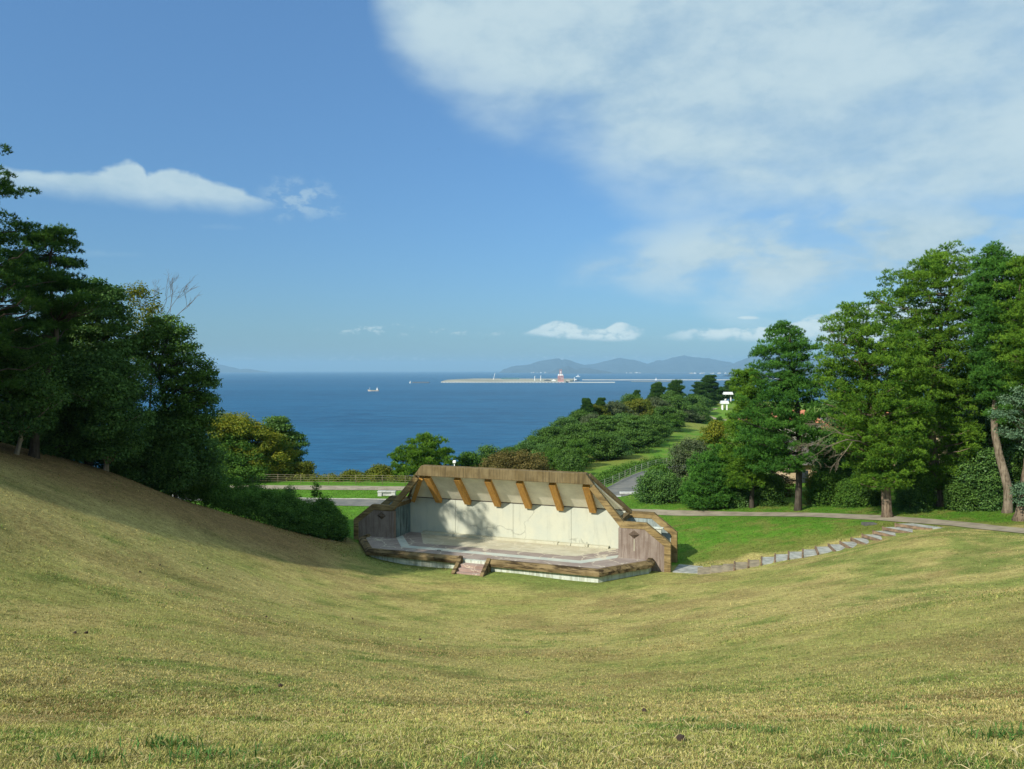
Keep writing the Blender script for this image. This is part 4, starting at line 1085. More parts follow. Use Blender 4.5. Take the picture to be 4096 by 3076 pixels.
o = MB().box(-14, 14, -20, 20, -10, 34).box(-20, 30, -18, 18, -10, 20).build('waterfront_building', M_wht); o.location = (wx(2958, d_), d_, SEA + 5); label(o, 'white block building on the dark point behind the right pines', 'building')

# birds
def bird(px, py, d, span, lab, rz):
    v = P(px, py, d); s = span / 2
    b = MB(); b.tube([(0, -s * .55, 0), (0, -s * .2, .02), (0, s * .25, .02), (0, s * .7, 0)], [s * .05, s * .16, s * .14, s * .04], 8)
    for g in (-1, 1):
        b.quadbox([(g * .08 * s, -s * .2, 0), (g * s * .55, -s * .28, s * .22), (g * s * .55, s * .06, s * .22), (g * .08 * s, s * .2, 0), (g * .08 * s, -s * .2, .05 * s), (g * s * .55, -s * .28, s * .26), (g * s * .55, s * .06, s * .26), (g * .08 * s, s * .2, .05 * s)])
        b.quadbox([(g * s * .55, -s * .28, s * .22), (g * s, 0, s * .12), (g * s * .97, s * .1, s * .12), (g * s * .55, s * .06, s * .22), (g * s * .55, -s * .28, s * .26), (g * s, 0, s * .14), (g * s * .97, s * .1, s * .14), (g * s * .55, s * .06, s * .26)])
    o = b.build('bird', M_dk); o.location = v; o.rotation_euler = (0.2, 0, rz); label(o, lab, 'bird')
bird(1755, 598, 150, 0.5, 'dark bird high in the clear blue sky above the sea', 0.6)
bird(1946, 1356, 260, 0.45, 'tiny dark bird low over the horizon left of the small clouds', 1.2)

# ------------------------------------------------------------------ foliage
def mat_leaf(name, lo, hi, trans=0.28, gloss=0.10):
    m = bpy.data.materials.new(name); m.use_nodes = True
    t = NT(m.node_tree); t.n.remove(m.node_tree.nodes['Principled BSDF'])
    out = m.node_tree.nodes['Material Output']
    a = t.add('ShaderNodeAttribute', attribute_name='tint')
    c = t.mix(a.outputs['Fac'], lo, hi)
    d = t.add('ShaderNodeBsdfDiffuse'); t.l.new(c, d.inputs['Color'])
    tr = t.add('ShaderNodeBsdfTranslucent'); t.l.new(t.mix(1.0, c, (1.3, 1.25, 0.5, 1), 'MULTIPLY'), tr.inputs['Color'])
    mx = t.add('ShaderNodeMixShader'); mx.inputs[0].default_value = trans
    t.l.new(d.outputs[0], mx.inputs[1]); t.l.new(tr.outputs[0], mx.inputs[2])
    g = t.add('ShaderNodeBsdfGlossy'); g.inputs['Roughness'].default_value = 0.45; g.inputs['Color'].default_value = (.8, .85, .8, 1)
    m2 = t.add('ShaderNodeMixShader'); m2.inputs[0].default_value = gloss * 0.04
    t.l.new(mx.outputs[0], m2.inputs[1]); t.l.new(g.outputs[0], m2.inputs[2])
    t.l.new(m2.outputs[0], out.inputs[0])
    return m
L_pine = mat_leaf('pine needles', (0.036, 0.105, 0.014), (0.200, 0.350, 0.036))
L_pineD = mat_leaf('dark pine needles', (0.018, 0.055, 0.016), (0.080, 0.165, 0.032))
L_pineB = mat_leaf('fresh pine needles', (0.026, 0.090, 0.018), (0.130, 0.305, 0.046))
L_ever = mat_leaf('evergreen leaves', (0.024, 0.066, 0.014), (0.118, 0.222, 0.038), 0.22, 0.3)
L_dark = mat_leaf('dark evergreen leaves', (0.026, 0.074, 0.020), (0.118, 0.225, 0.046), 0.2, 0.35)
L_mid = mat_leaf('mid green leaves', (0.030, 0.085, 0.016), (0.120, 0.230, 0.034))
L_yel = mat_leaf('yellowing leaves', (0.060, 0.120, 0.018), (0.290, 0.275, 0.030), 0.35)
L_ygr = mat_leaf('yellow green leaves', (0.060, 0.105, 0.018), (0.210, 0.215, 0.030), 0.35)
L_olive = mat_leaf('olive brown leaves', (0.060, 0.065, 0.022), (0.180, 0.140, 0.045))
L_grey = mat_leaf('greyish green leaves', (0.060, 0.095, 0.045), (0.135, 0.160, 0.080))
L_hedge = mat_leaf('hedge leaves', (0.030, 0.085, 0.018), (0.125, 0.250, 0.046))
L_silv = mat_leaf('silvery leaves', (0.070, 0.140, 0.080), (0.160, 0.250, 0.140))
M_bark = mat_weather('pine bark', (0.150, 0.110, 0.075), (0.21, 0.165, 0.115), (0.045, 0.032, 0.022), 6.0, 'V', 2.0, 0.8)
M_barkD = mat_weather('dark bark', (0.055, 0.045, 0.034), (0.085, 0.072, 0.055), (0.025, 0.02, 0.015), 6.0, 'V', 2.0, 0.7)
M_barkL = mat_weather('pale bark', (0.24, 0.20, 0.15), (0.32, 0.28, 0.21), (0.10, 0.08, 0.055), 5.0, 'V', 2.0, 0.5)
M_barkM = mat_weather('grey brown bark', (0.17, 0.14, 0.10), (0.24, 0.20, 0.15), (0.06, 0.045, 0.03), 6.0, 'V', 2.0, 0.8)
M_twig = mat_plain('bare grey twigs', (0.16, 0.13, 0.09), 0.95, 0.2, 4)

def unit(v): return v / (np.linalg.norm(v, axis=-1, keepdims=True) + 1e-9)
def leaves(C, Nrm, size, rg, asp=0.62):
    """rhombic leaf faces; C (n,3) centres, Nrm normals"""
    n = len(C)
    a = unit(np.cross(Nrm, rg.normal(size=(n, 3)))); b = np.cross(unit(Nrm), a)
    s = size[:, None]
    V = np.stack([C - a * s * .5, C - b * s * .5 * asp + a * s * .05, C + a * s * .5, C + b * s * .5 * asp + a * s * .05], 1).reshape(-1, 3)
    return V, np.arange(n * 4).reshape(n, 4)
def tufts(C, D, ln, wd, k, rg):
    """needle tufts: k thin triangles fanning round direction D"""
    n = len(C); D = unit(D)
    d = unit(D[:, None, :] * 0.75 + rg.normal(size=(n, k, 3)) * 0.62)
    a = unit(np.cross(d, rg.normal(size=(n, k, 3))))
    L = (ln[:, None] * rg.uniform(0.7, 1.15, (n, k)))[..., None]
    c = C[:, None, :] + rg.normal(size=(n, k, 3)) * 0.02
    w_ = wd[:, None, None]
    V = np.stack([c - a * w_ * .5, c + a * w_ * .5, c + d * L], 2).reshape(-1, 3)
    return V, np.arange(n * k * 3).reshape(-1, 3)

def crown_mesh(name, kind, cl, rg, leaf=0.15, dens=1.0, sky=0.55, tvar=0.22):
    """cl: clumps (n,5): x,y,z, radius, vertical squash. returns mesh"""
    n = len(cl); cc = cl[:, :3]; rc = cl[:, 3]; sq = cl[:, 4]
    cen = cc.mean(0)
    ctint = rg.uniform(0, 1, n)
    if kind == 'pine':
        m = np.maximum(6, (64 * dens * (rc / 0.7) ** 2)).astype(int)
        ci = np.repeat(np.arange(n), m); N = len(ci)
        q = unit(rg.normal(size=(N, 3))); q[:, 2] = np.abs(q[:, 2]) * 1.1 - 0.25
        r = rg.uniform(0.35, 1.0, N)[:, None] ** 0.6
        off = q * r * rc[ci][:, None]; off[:, 2] *= sq[ci]
        out = unit(cc[ci] - cen + off)
        C = cc[ci] + off + np.array([0, 0, 1]) * (0.10 * rc[ci] * rg.normal(size=N))[:, None]
        # pads rise slightly to their tips
        C[:, 2] += 0.18 * (off[:, 0] * out[:, 0] + off[:, 1] * out[:, 1])
        D = out * 0.55 + q * 0.5 + np.array([0, 0, 0.75])
        V, F = tufts(C, D, np.full(N, leaf), np.full(N, leaf * 0.24), 8, rg)
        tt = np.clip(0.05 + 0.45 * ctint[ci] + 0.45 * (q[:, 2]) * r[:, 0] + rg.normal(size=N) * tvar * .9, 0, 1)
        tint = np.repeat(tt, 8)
    else:
        m = np.maximum(8, (170 * dens * (rc / 0.7) ** 2 * (0.15 / leaf) ** 1.3)).astype(int)
        ci = np.repeat(np.arange(n), m); N = len(ci)
        q = unit(rg.normal(size=(N, 3))); q[:, 2] = q[:, 2] * 0.9 + 0.15
        r = rg.uniform(0.25, 1.0, N)[:, None] ** 0.45
        off = q * r * rc[ci][:, None]; off[:, 2] *= sq[ci]
        off += rg.normal(size=(N, 3)) * leaf * 0.5
        C = cc[ci] + off
        Nn = unit(q * 0.6 + np.array([0, 0, sky]) + rg.normal(size=(N, 3)) * 0.45)
        V, F = leaves(C, Nn, leaf * rg.uniform(0.7, 1.3, N), rg)
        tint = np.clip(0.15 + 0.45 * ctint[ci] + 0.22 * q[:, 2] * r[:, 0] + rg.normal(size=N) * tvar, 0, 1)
    me = mesh_np(name, V, F, False, {'tint': ('FLOAT', 'FACE', tint)})
    return me

def limb_path(a, b, rg, sag=0.15, n=5):
    a = np.array(a, float); b = np.array(b, float); L = np.linalg.norm(b - a); out = []
    j = rg.normal(size=(n, 3)) * L * 0.035
    for i in range(n):
        s = i / (n - 1); p = a + (b - a) * s; p[2] += -sag * L * math.sin(math.pi * s) * (1 if s < 1 else 0)
        out.append(p + j[i] * math.sin(math.pi * s))
    return out

def tree(name, lab, cat, kind, d, base_px, rows, seed, mat, bark, ncl=200, rc=(0.5, 0.95), sq=0.45, leaf=0.15, dens=1.0,
         trunk=None, tr=0.22, depth=1.0, layered=False, group=None, shell=0.55, limbs=60, base_py=None, dead=0, crown_name='crown'):
    rg = np.random.default_rng(seed)
    b0 = on(base_px, d); 
    if trunk is None:
        trunk = [(0.5 * (rows[0][1] + rows[0][2]) * .6 + base_px * .4, rows[0][0] + 0.12 * (rows[-1][0] - rows[0][0]))]
    tp = [np.zeros(3) + np.array([0, 0, -0.4])]
    for px, py in trunk:
        v = P(px, py, d); tp.append(np.array([v.x - b0.x, rg.normal() * 0.2, v.z - b0.z]))
    zz = np.array([(HOR - r[0]) / FPX * d - b0.z for r in rows])[::-1]
    xl = np.array([(r[1] - 2048) / FPX * d - b0.x for r in rows])[::-1]
    xr = np.array([(r[2] - 2048) / FPX * d - b0.x for r in rows])[::-1]
    zs = np.linspace(zz[0], zz[-1], 400); wd = np.interp(zs, zz, xr - xl)
    pw = np.maximum(wd, 0.3) ** 1.5; cdf = np.cumsum(pw) / pw.sum()
    z = np.interp(rg.uniform(0, 1, ncl), cdf, zs)
    if layered:
        st = 1.1; z = z * 0.45 + 0.55 * np.round(z / st) * st + rg.normal(size=ncl) * 0.16
        z = np.clip(z, zz[0], zz[-1])
    L = np.interp(z, zz, xl); Rr = np.interp(z, zz, xr)
    hw = (Rr - L) / 2; xc = (Rr + L) / 2
    r_ = rg.uniform(rc[0], rc[1], ncl); r_ = np.minimum(r_, np.maximum(hw * 0.95, 0.22))
    th = rg.uniform(0, 2 * math.pi, ncl)
    reach = rg.uniform(0, 1, ncl) ** shell
    lob = 1 + 0.45 * (fbm(th * 1.6 + seed, z * 0.9 + seed * 3.1, seed, 3) - 0.55)
    hi = np.maximum(hw - r_ * 0.75, 0.02) * lob
    X = xc + np.cos(th) * reach * hi
    hmax = np.maximum(hw, 0.3) * depth * lob
    Y = np.sin(th) * reach * np.maximum(hmax - r_ * .7, 0.02)
    cl = np.c_[X, Y, z, r_, np.full(ncl, sq) * rg.uniform(0.75, 1.3, ncl)]
    top = zz[-1]; cl[:, 2] = np.minimum(cl[:, 2], top - r_ * cl[:, 4] * 0.8)
    root = empty(name, b0); label(root, lab, cat, group)
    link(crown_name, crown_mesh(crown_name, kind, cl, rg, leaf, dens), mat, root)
    # trunk with limbs
    b = MB(); rr_ = random.Random(seed)
    tps = smooth3(tp, 0.7); nT = len(tps)
    rad = [tr * (1 - 0.82 * (i / (nT - 1)) ** 0.9) * (1.35 if i == 0 else 1) for i in range(nT)]
    b.tube(tps, rad, 10, 0.07, rr_)
    tarr = np.array([list(p) for p in tps])
    sel = rg.permutation(ncl)[:limbs]
    for i in sel:
        c = cl[i, :3]; hd = math.hypot(c[0], c[1])
        tzv = c[2] - (0.25 if kind == 'pine' else 0.55) * hd
        k = int(np.argmin(np.abs(tarr[:, 2] - tzv))); k = min(max(k, nT // 6), nT - 1)
        a = tarr[k]; Lb = np.linalg.norm(c - a)
        if Lb < 0.3: continue
        r0 = min(rad[k] * 0.55, 0.018 + 0.016 * Lb)
        b.tube(limb_path(a, c, rg, 0.06 if kind == 'pine' else -0.05), [r0, r0 * .8, r0 * .62, r0 * .45, r0 * .25], 5)
    b.build('trunk', bark, root, smooth=True)
    if dead:
        tw = MB()
        for i in range(dead): pass
    return root, cl, tarr

def smooth3(pts, step):
    p = [np.array(q, float) for q in pts]; p = [2 * p[0] - p[1]] + p + [2 * p[-1] - p[-2]]
    out = []
    for i in range(1, len(p) - 2):
        n = max(2, int(np.linalg.norm(p[i + 1] - p[i]) / step))
        for k in range(n):
            s = k / n
            out.append(0.5 * ((2 * p[i]) + (-p[i - 1] + p[i + 1]) * s + (2 * p[i - 1] - 5 * p[i] + 4 * p[i + 1] - p[i + 2]) * s * s + (-p[i - 1] + 3 * p[i] - 3 * p[i + 1] + p[i + 2]) * s ** 3))
    out.append(p[-2]); return [Vector(q) for q in out]

def twig_fan(b, a, dirv, L, rg, lvl=3, r=0.02, spread=0.5):
    a = np.array(a, float); d = unit(np.array(dirv, float))
    e = a + d * L; m = (a + e) / 2 + rg.normal(size=3) * L * 0.06
    b.tube([a, m, e], [r, r * .75, r * .5], 4)
    if lvl > 0:
        for k in range(3 if lvl > 1 else 4):
            s = rg.uniform(0.35, 1.0); p = a + (e - a) * s
            twig_fan(b, p, d + rg.normal(size=3) * spread, L * rg.uniform(0.45, 0.7), rg, lvl - 1, r * .6, spread)

# ---- left group
tree('pine_tree', 'tallest dark pine at the left edge, its ragged arms reaching over the sky', 'tree', 'pine', 34, -60,
     [(588, -50, 50), (640, -120, 72), (700, -160, 30), (740, -260, 175), (790, -260, 90), (835, -300, 215), (880, -350, 120), (950, -380, 200), (1010, -420, 260), (1080, -460, 300), (1180, -480, 300), (1300, -500, 200), (1420, -480, 140), (1560, -420, 60)],
     1, L_pineD, M_barkD, 260, (0.40, 0.80), 0.45, 0.15, 1.3, [(-110, 1500), (-60, 1150), (-40, 850), (-5, 620)], 0.26, limbs=110)
tree('pine_tree', 'dark pine with drooping shelves just right of the tallest left pine', 'tree', 'pine', 39, 130,
     [(905, 190, 310), (950, 60, 330), (1000, 40, 330), (1060, 20, 330), (1110, 0, 400), (1180, 20, 440), (1240, 60, 430), (1330, -60, 300), (1450, -80, 240), (1550, -80, 200)],
     2, L_pineD, M_barkD, 260, (0.4, 0.75), 0.45, 0.15, 1.25, [(150, 1600), (230, 1350), (200, 1100), (240, 950)], 0.24, limbs=110, layered=True)
tree('layered_tree', 'dark spreading tree with flat layered branches in the middle of the left grove', 'tree', 'leaf', 44, 345,
     [(1115, 330, 430), (1145, 300, 480), (1190, 270, 520), (1250, 250, 540), (1320, 240, 550), (1400, 260, 560), (1500, 280, 540), (1600, 300, 520)],
     3, L_dark, M_barkD, 190, (0.6, 1.1), 0.24, 0.15, 1.0, [(370, 1600), (400, 1350), (400, 1180)], 0.22, limbs=100, layered=True)
r_, cl_, ta_ = tree('yellow_green_tree', 'yellow-green tree with bare twigs poking above the left grove', 'tree', 'leaf', 48.5, 590,
     [(1128, 500, 560), (1160, 470, 640), (1210, 480, 670), (1280, 500, 700), (1350, 500, 720), (1440, 500, 720), (1520, 520, 700)],
     4, L_ygr, M_twig, 120, (0.28, 0.55), 0.9, 0.15, 0.8, [(600, 1700), (610, 1450), (600, 1250)], 0.12, limbs=90)
tw = MB(); rg = np.random.default_rng(44)
for px, py, dx, dz_, L in ((640, 1260, 0.25, 1, 1.7), (660, 1270, 0.6, 1, 1.6), (700, 1270, 0.8, 0.8, 1.5), (620, 1240, -.1, 1, 1.4), (680, 1250, 0.1, 1, 1.4)):
    v = P(px, py, 48.5) - r_.location; twig_fan(tw, v, (dx, 0.1, dz_), L, rg, 3, 0.022, 0.33)
tw.build('bare_twigs', M_twig, r_)
tree('spreading_tree', 'large spreading tree with forked trunk at the right side of the left grove', 'tree', 'leaf', 47, 665,
     [(1262, 620, 700), (1290, 560, 770), (1340, 500, 800), (1400, 470, 840), (1450, 480, 870), (1490, 580, 912), (1530, 590, 900), (1570, 600, 870), (1620, 600, 905), (1680, 620, 890), (1720, 620, 850), (1800, 620, 830), (1880, 600, 830)],
     5, L_ever, M_barkD, 400, (0.32, 0.72), 0.40, 0.15, 0.95, [(680, 1750), (655, 1560), (640, 1450), (680, 1330)], 0.24, limbs=120)
tree('broadleaf_tree', 'dark broadleaf tree with a slim pale leaning trunk at the lower left edge', 'tree', 'leaf', 38, 52,
     [(1330, -60, 200), (1400, -150, 260), (1500, -200, 300), (1600, -200, 280), (1680, -160, 230), (1740, -100, 190)],
     6, L_dark, M_barkL, 210, (0.5, 0.9), 0.7, 0.14, 1.0, [(75, 1740), (60, 1600), (40, 1450)], 0.13, limbs=110)
tree('broadleaf_tree', 'dark broadleaf tree on a short pale trunk beside the hedge', 'tree', 'leaf', 42.5, 418,
     [(1400, 280, 500), (1460, 240, 600), (1560, 230, 640), (1660, 260, 640), (1750, 300, 620), (1820, 330, 560)],
     7, L_dark, M_barkL, 230, (0.5, 0.95), 0.7, 0.14, 1.0, [(425, 1800), (400, 1600), (400, 1480)], 0.16, limbs=90)
tree('broadleaf_tree', 'dense dark tree between the two pale trunks in the left grove', 'tree', 'leaf', 44, 235,
     [(1330, 120, 330), (1420, 80, 400), (1560, 80, 410), (1700, 100, 400), (1800, 120, 380)],
     8, L_dark, M_barkD, 210, (0.5, 1.0), 0.7, 0.15, 1.0, limbs=80, tr=0.18)
tree('evergreen_shrub', 'bushy dark evergreen under the spreading tree', 'shrub', 'leaf', 47, 700,
     [(1640, 560, 800), (1700, 520, 860), (1790, 520, 900), (1880, 560, 920), (1940, 600, 900)],
     9, L_dark, M_barkD, 200, (0.5, 0.9), 0.7, 0.14, 1.0, limbs=60, tr=0.12)
tree('evergreen_shrub', 'low dark undergrowth shrub at the far left under the pines', 'shrub', 'leaf', 43, 150,
     [(1700, 60, 300), (1750, 0, 380), (1820, 20, 400), (1860, 40, 380)], 10, L_dark, M_barkD, 130, (0.4, 0.7), 0.7, 0.14, 1.1, limbs=40, tr=0.08)
tree('evergreen_shrub', 'low dark undergrowth shrub beside the second pale trunk', 'shrub', 'leaf', 46, 540,
     [(1760, 460, 640), (1810, 430, 700), (1880, 450, 720), (1920, 500, 700)], 11, L_dark, M_barkD, 120, (0.4, 0.7), 0.7, 0.14, 1.1, limbs=40, tr=0.08)
tree('yellow_tree', 'tree turning yellow above the railing at the left', 'tree', 'leaf', 89, 980,
     [(1655, 850, 940), (1680, 810, 1020), (1710, 800, 1090), (1750, 800, 1140), (1790, 850, 1170), (1830, 860, 1190), (1890, 880, 1190)],
     12, L_yel, M_barkD, 230, (0.6, 1.2), 0.6, 0.24, 1.0, limbs=60, tr=0.2)
tree('green_shrub', 'mid green shrub in front of the yellowing tree', 'shrub', 'leaf', 87.5, 960,
     [(1735, 850, 950), (1780, 805, 1060), (1840, 795, 1140), (1890, 800, 1170), (1935, 840, 1150)],
     13, L_mid, M_barkD, 230, (0.6, 1.1), 0.6, 0.22, 1.0, limbs=40, tr=0.12)
tree('umbrella_tree', 'dark green flat-topped tree against the sea right of the yellowing tree', 'tree', 'leaf', 97, 1130,
     [(1670, 1060, 1140), (1690, 1030, 1180), (1740, 1020, 1215), (1790, 1040, 1240), (1840, 1040, 1243), (1880, 1050, 1245), (1920, 1060, 1250)],
     14, L_ever, M_barkD, 170, (0.8, 1.5), 0.3, 0.25, 1.0, limbs=60, tr=0.22, layered=True)
tree('green_shrub', 'yellow-green shrub at the foot of the flat-topped tree by the sea', 'shrub', 'leaf', 90, 1190,
     [(1850, 1190, 1250), (1870, 1170, 1262), (1900, 1150, 1262), (1925, 1140, 1250)], 15, L_ygr, M_barkD, 60, (0.5, 0.8), 0.6, 0.2, 1.0, limbs=20, tr=0.08)
for k, (x, y, h) in enumerate(((-37, 13, 11), (-36, 18, 11.5), (-33.5, 23, 12), (-38.5, 14, 14), (-39, 22, 14), (-30.5, 29, 13), (-36, 29, 13), (-29.5, 33.0, 14.5), (-34, 35, 12), (-41, 30, 14), (-43, 38, 13), (-34, 41, 12))):
    pxx = 2048 + x / y * FPX; s = FPX / y; zb = tz(x, y); py0 = HOR - zb * s
    tree('shade_pine', 'pine standing just outside the left edge of the view', 'tree', 'pine', y, pxx,
         [(py0 - h * s, pxx - .3 * s, pxx + .4 * s), (py0 - h * .8 * s, pxx - 2 * s, pxx + 2 * s), (py0 - h * .55 * s, pxx - 3.2 * s, pxx + 3.2 * s), (py0 - h * .25 * s, pxx - 2.4 * s, pxx + 2.4 * s)],
         100 + k, L_pineD, M_barkD, 170, (0.9, 1.4), 0.6, 0.26, 0.8, limbs=30, group='pines just left of the view')

for sd_, bx, d_, rows, nc in ((171, -60, 43, [(1640, -120, 60), (1700, -160, 120), (1790, -160, 140)], 110), (172, 120, 46, [(1660, 60, 200), (1730, 20, 260), (1810, 20, 260)], 110),
        (173, 300, 48, [(1680, 240, 370), (1760, 200, 420), (1850, 200, 420)], 110), (174, 470, 49, [(1730, 400, 560), (1800, 380, 600), (1890, 390, 600)], 110), (175, 620, 50, [(1760, 560, 700), (1830, 540, 740), (1920, 560, 740)], 110)):
    tree('thicket_shrub', 'dark thicket shrub in the shade under the left grove, ' + ('leftmost', 'second from the left', 'third from the left', 'fourth from the left', 'rightmost')[sd_ - 171], 'shrub', 'leaf', d_, bx, rows, sd_, L_dark, M_barkD, nc, (0.4, 0.75), 0.8, 0.15, 1.0, limbs=15, tr=0.07, group='thicket under the left grove')

# ---- centre, beyond the railing
tree('pine_tree', 'bushy bright green pine rising from behind the stage roof against the sea', 'tree', 'pine', 91, 1700,
     [(1733, 1690, 1722), (1752, 1640, 1770), (1785, 1600, 1805), (1820, 1555, 1835), (1860, 1545, 1850), (1900, 1560, 1850), (1940, 1600, 1840)],
     21, L_pine, M_bark, 330, (0.4, 0.8), 0.7, 0.22, 0.9, limbs=70, tr=0.2)
for sd_, bx, d_, rows, mat, lab, nc in (
    (22, 1400, 90, [(1885, 1375, 1415), (1905, 1355, 1450), (1930, 1350, 1480), (1950, 1360, 1480)], L_ygr, 'small yellow-green bush behind the railing, leftmost of its pair', 60),
    (23, 1510, 90, [(1862, 1480, 1545), (1885, 1450, 1580), (1915, 1440, 1600), (1945, 1430, 1600)], L_ygr, 'larger yellow-green bush behind the railing left of the pine', 90),
    (24, 2075, 89, [(1803, 2030, 2120), (1822, 1960, 2190), (1850, 1900, 2235), (1890, 1880, 2250), (1930, 1880, 2260)], L_olive, 'wide olive brown bush directly behind the stage roof', 200),
    (25, 1960, 99, [(1783, 1930, 1990), (1800, 1905, 2012), (1840, 1880, 2030), (1890, 1880, 2040)], L_ever, 'dark green shrub behind the left part of the olive bush', 90),
    (26, 1880, 95, [(1812, 1850, 1900), (1835, 1835, 1930), (1880, 1830, 1940)], L_mid, 'green shrub between the pine and the olive brown bush', 70),
    (27, 2290, 96, [(1822, 2260, 2310), (1850, 2235, 2335), (1885, 2230, 2345), (1920, 2240, 2330)], L_ever, 'rounded dark green shrub at the right end of the stage roof', 80)):
    tree('shrub', lab, 'shrub', 'leaf', d_, bx, rows, sd_, mat, M_barkD, nc, (0.5, 1.0), 0.65, 0.2, 1.0, limbs=20, tr=0.1)

# ---- right group
tree('pine_tree', 'slender pine with a narrow pointed top left of the big pine group', 'tree', 'pine', 61, 3195,
     [(1272, 3130, 3170), (1310, 3070, 3215), (1350, 3010, 3235), (1385, 3000, 3290), (1440, 2985, 3290), (1490, 3005, 3300), (1530, 3010, 3310), (1600, 2960, 3320), (1700, 2930, 3320), (1800, 2940, 3300), (1880, 2980, 3260)],
     31, L_pineB, M_barkD, 620, (0.35, 0.70), 0.65, 0.17, 1.0, [(3195, 1850), (3190, 1600), (3165, 1420), (3155, 1330)], 0.30, limbs=110)
tree('pine_tree', 'low pine with a flat green crown beside the white shelters', 'tree', 'pine', 64.5, 3010,
     [(1476, 2945, 3010), (1505, 2905, 3060), (1545, 2892, 3080), (1600, 2915, 3090), (1645, 2912, 3090), (1675, 2890, 3090), (1760, 2885, 3090), (1860, 2880, 3090), (1950, 2900, 3060)],
     32, L_pine, M_barkD, 320, (0.4, 0.75), 0.65, 0.18, 1.0, [(3010, 1850), (2990, 1600)], 0.22, limbs=80)
r_, cl_, ta_ = tree('pine_tree', 'big leaning pine with a bare dead branch at the left of the right hand group', 'tree', 'pine', 54, 3555,
     [(1205, 3365, 3400), (1235, 3320, 3450), (1270, 3290, 3560), (1330, 3265, 3640), (1420, 3250, 3700), (1520, 3255, 3720), (1640, 3280, 3720), (1740, 3330, 3740), (1840, 3330, 3720), (1900, 3380, 3680), (1960, 3420, 3640)],
     33, L_pine, M_bark, 700, (0.38, 0.72), 0.62, 0.17, 1.0, [(3540, 1900), (3500, 1700), (3470, 1500), (3440, 1300)], 0.36, limbs=150)
tw = MB(); rg = np.random.default_rng(45)
for px, py, dx, dz_, L in ((3400, 1745, -1, 0.25, 2.0), (3380, 1755, -1, -0.3, 2.0), (3360, 1760, -1, -.05, 2.2), (3395, 1765, -.6, -.7, 1.6), (3350, 1730, -1, .5, 1.5)):
    v = P(px, py, 52.0) - r_.location; v.y = -2.5; twig_fan(tw, v, (dx, -0.2, dz_), L, rg, 3, 0.026, 0.36)
v = P(3490, 1790, 54) - r_.location; w_ = P(3370, 1755, 52) - r_.location; w_.y = -2.5
tw.tube([v, (v + w_) / 2 + Vector((0, 0, .15)), w_], [0.07, 0.055, 0.04], 6)
tw.build('dead_branch', M_twig, r_)['label'] = 'bare dead branch spreading into grey twigs'
tree('pine_tree', 'tall pine with the highest left summit in the right hand group', 'tree', 'pine', 57, 3765,
     [(966, 3805, 3845), (995, 3740, 3850), (1020, 3640, 3870), (1060, 3620, 3900), (1110, 3480, 3900), (1150, 3470, 3900), (1200, 3430, 3900), (1300, 3500, 3930), (1450, 3560, 3950), (1600, 3600, 3960), (1750, 3620, 3930), (1880, 3640, 3900), (1960, 3680, 3860)],
     34, L_pine, M_bark, 760, (0.40, 0.75), 0.62, 0.17, 1.0, [(3745, 1900), (3720, 1700), (3760, 1400), (3800, 1180), (3815, 1060)], 0.34, limbs=150)
tree('pine_tree', 'tall pine with a pale leaning trunk near the right edge', 'tree', 'pine', 52, 4035,
     [(960, 3955, 3980), (990, 3920, 4010), (1030, 3900, 4050), (1090, 3860, 4096), (1200, 3850, 4160), (1350, 3880, 4200), (1500, 3880, 4200), (1600, 3920, 4200), (1700, 3960, 4180)],
     35, L_pineB, M_barkM, 760, (0.38, 0.72), 0.62, 0.17, 1.0, [(4022, 1950), (4005, 1830), (3985, 1680), (4010, 1400), (3990, 1180)], 0.33, limbs=130)
tree('pine_tree', 'pine cut by the right edge of the view, standing on a thick trunk', 'tree', 'pine', 49, 4092,
     [(1010, 4060, 4110), (1050, 4030, 4180), (1150, 4000, 4280), (1300, 3980, 4330), (1450, 4000, 4330), (1560, 4040, 4300)],
     36, L_pine, M_bark, 380, (0.38, 0.72), 0.62, 0.17, 1.0, [(4110, 1850), (4120, 1500), (4100, 1250)], 0.50, limbs=100)
tree('young_pine', 'small bushy pine at the left foot of the right hand group', 'tree', 'pine', 66.5, 2850,
     [(1775, 2850, 2900), (1810, 2790, 2950), (1870, 2740, 2965), (1930, 2720, 2975), (1985, 2700, 2975), (2024, 2730, 2960)],
     37, L_pineB, M_barkD, 360, (0.35, 0.65), 0.8, 0.18, 1.0, limbs=60, tr=0.16)
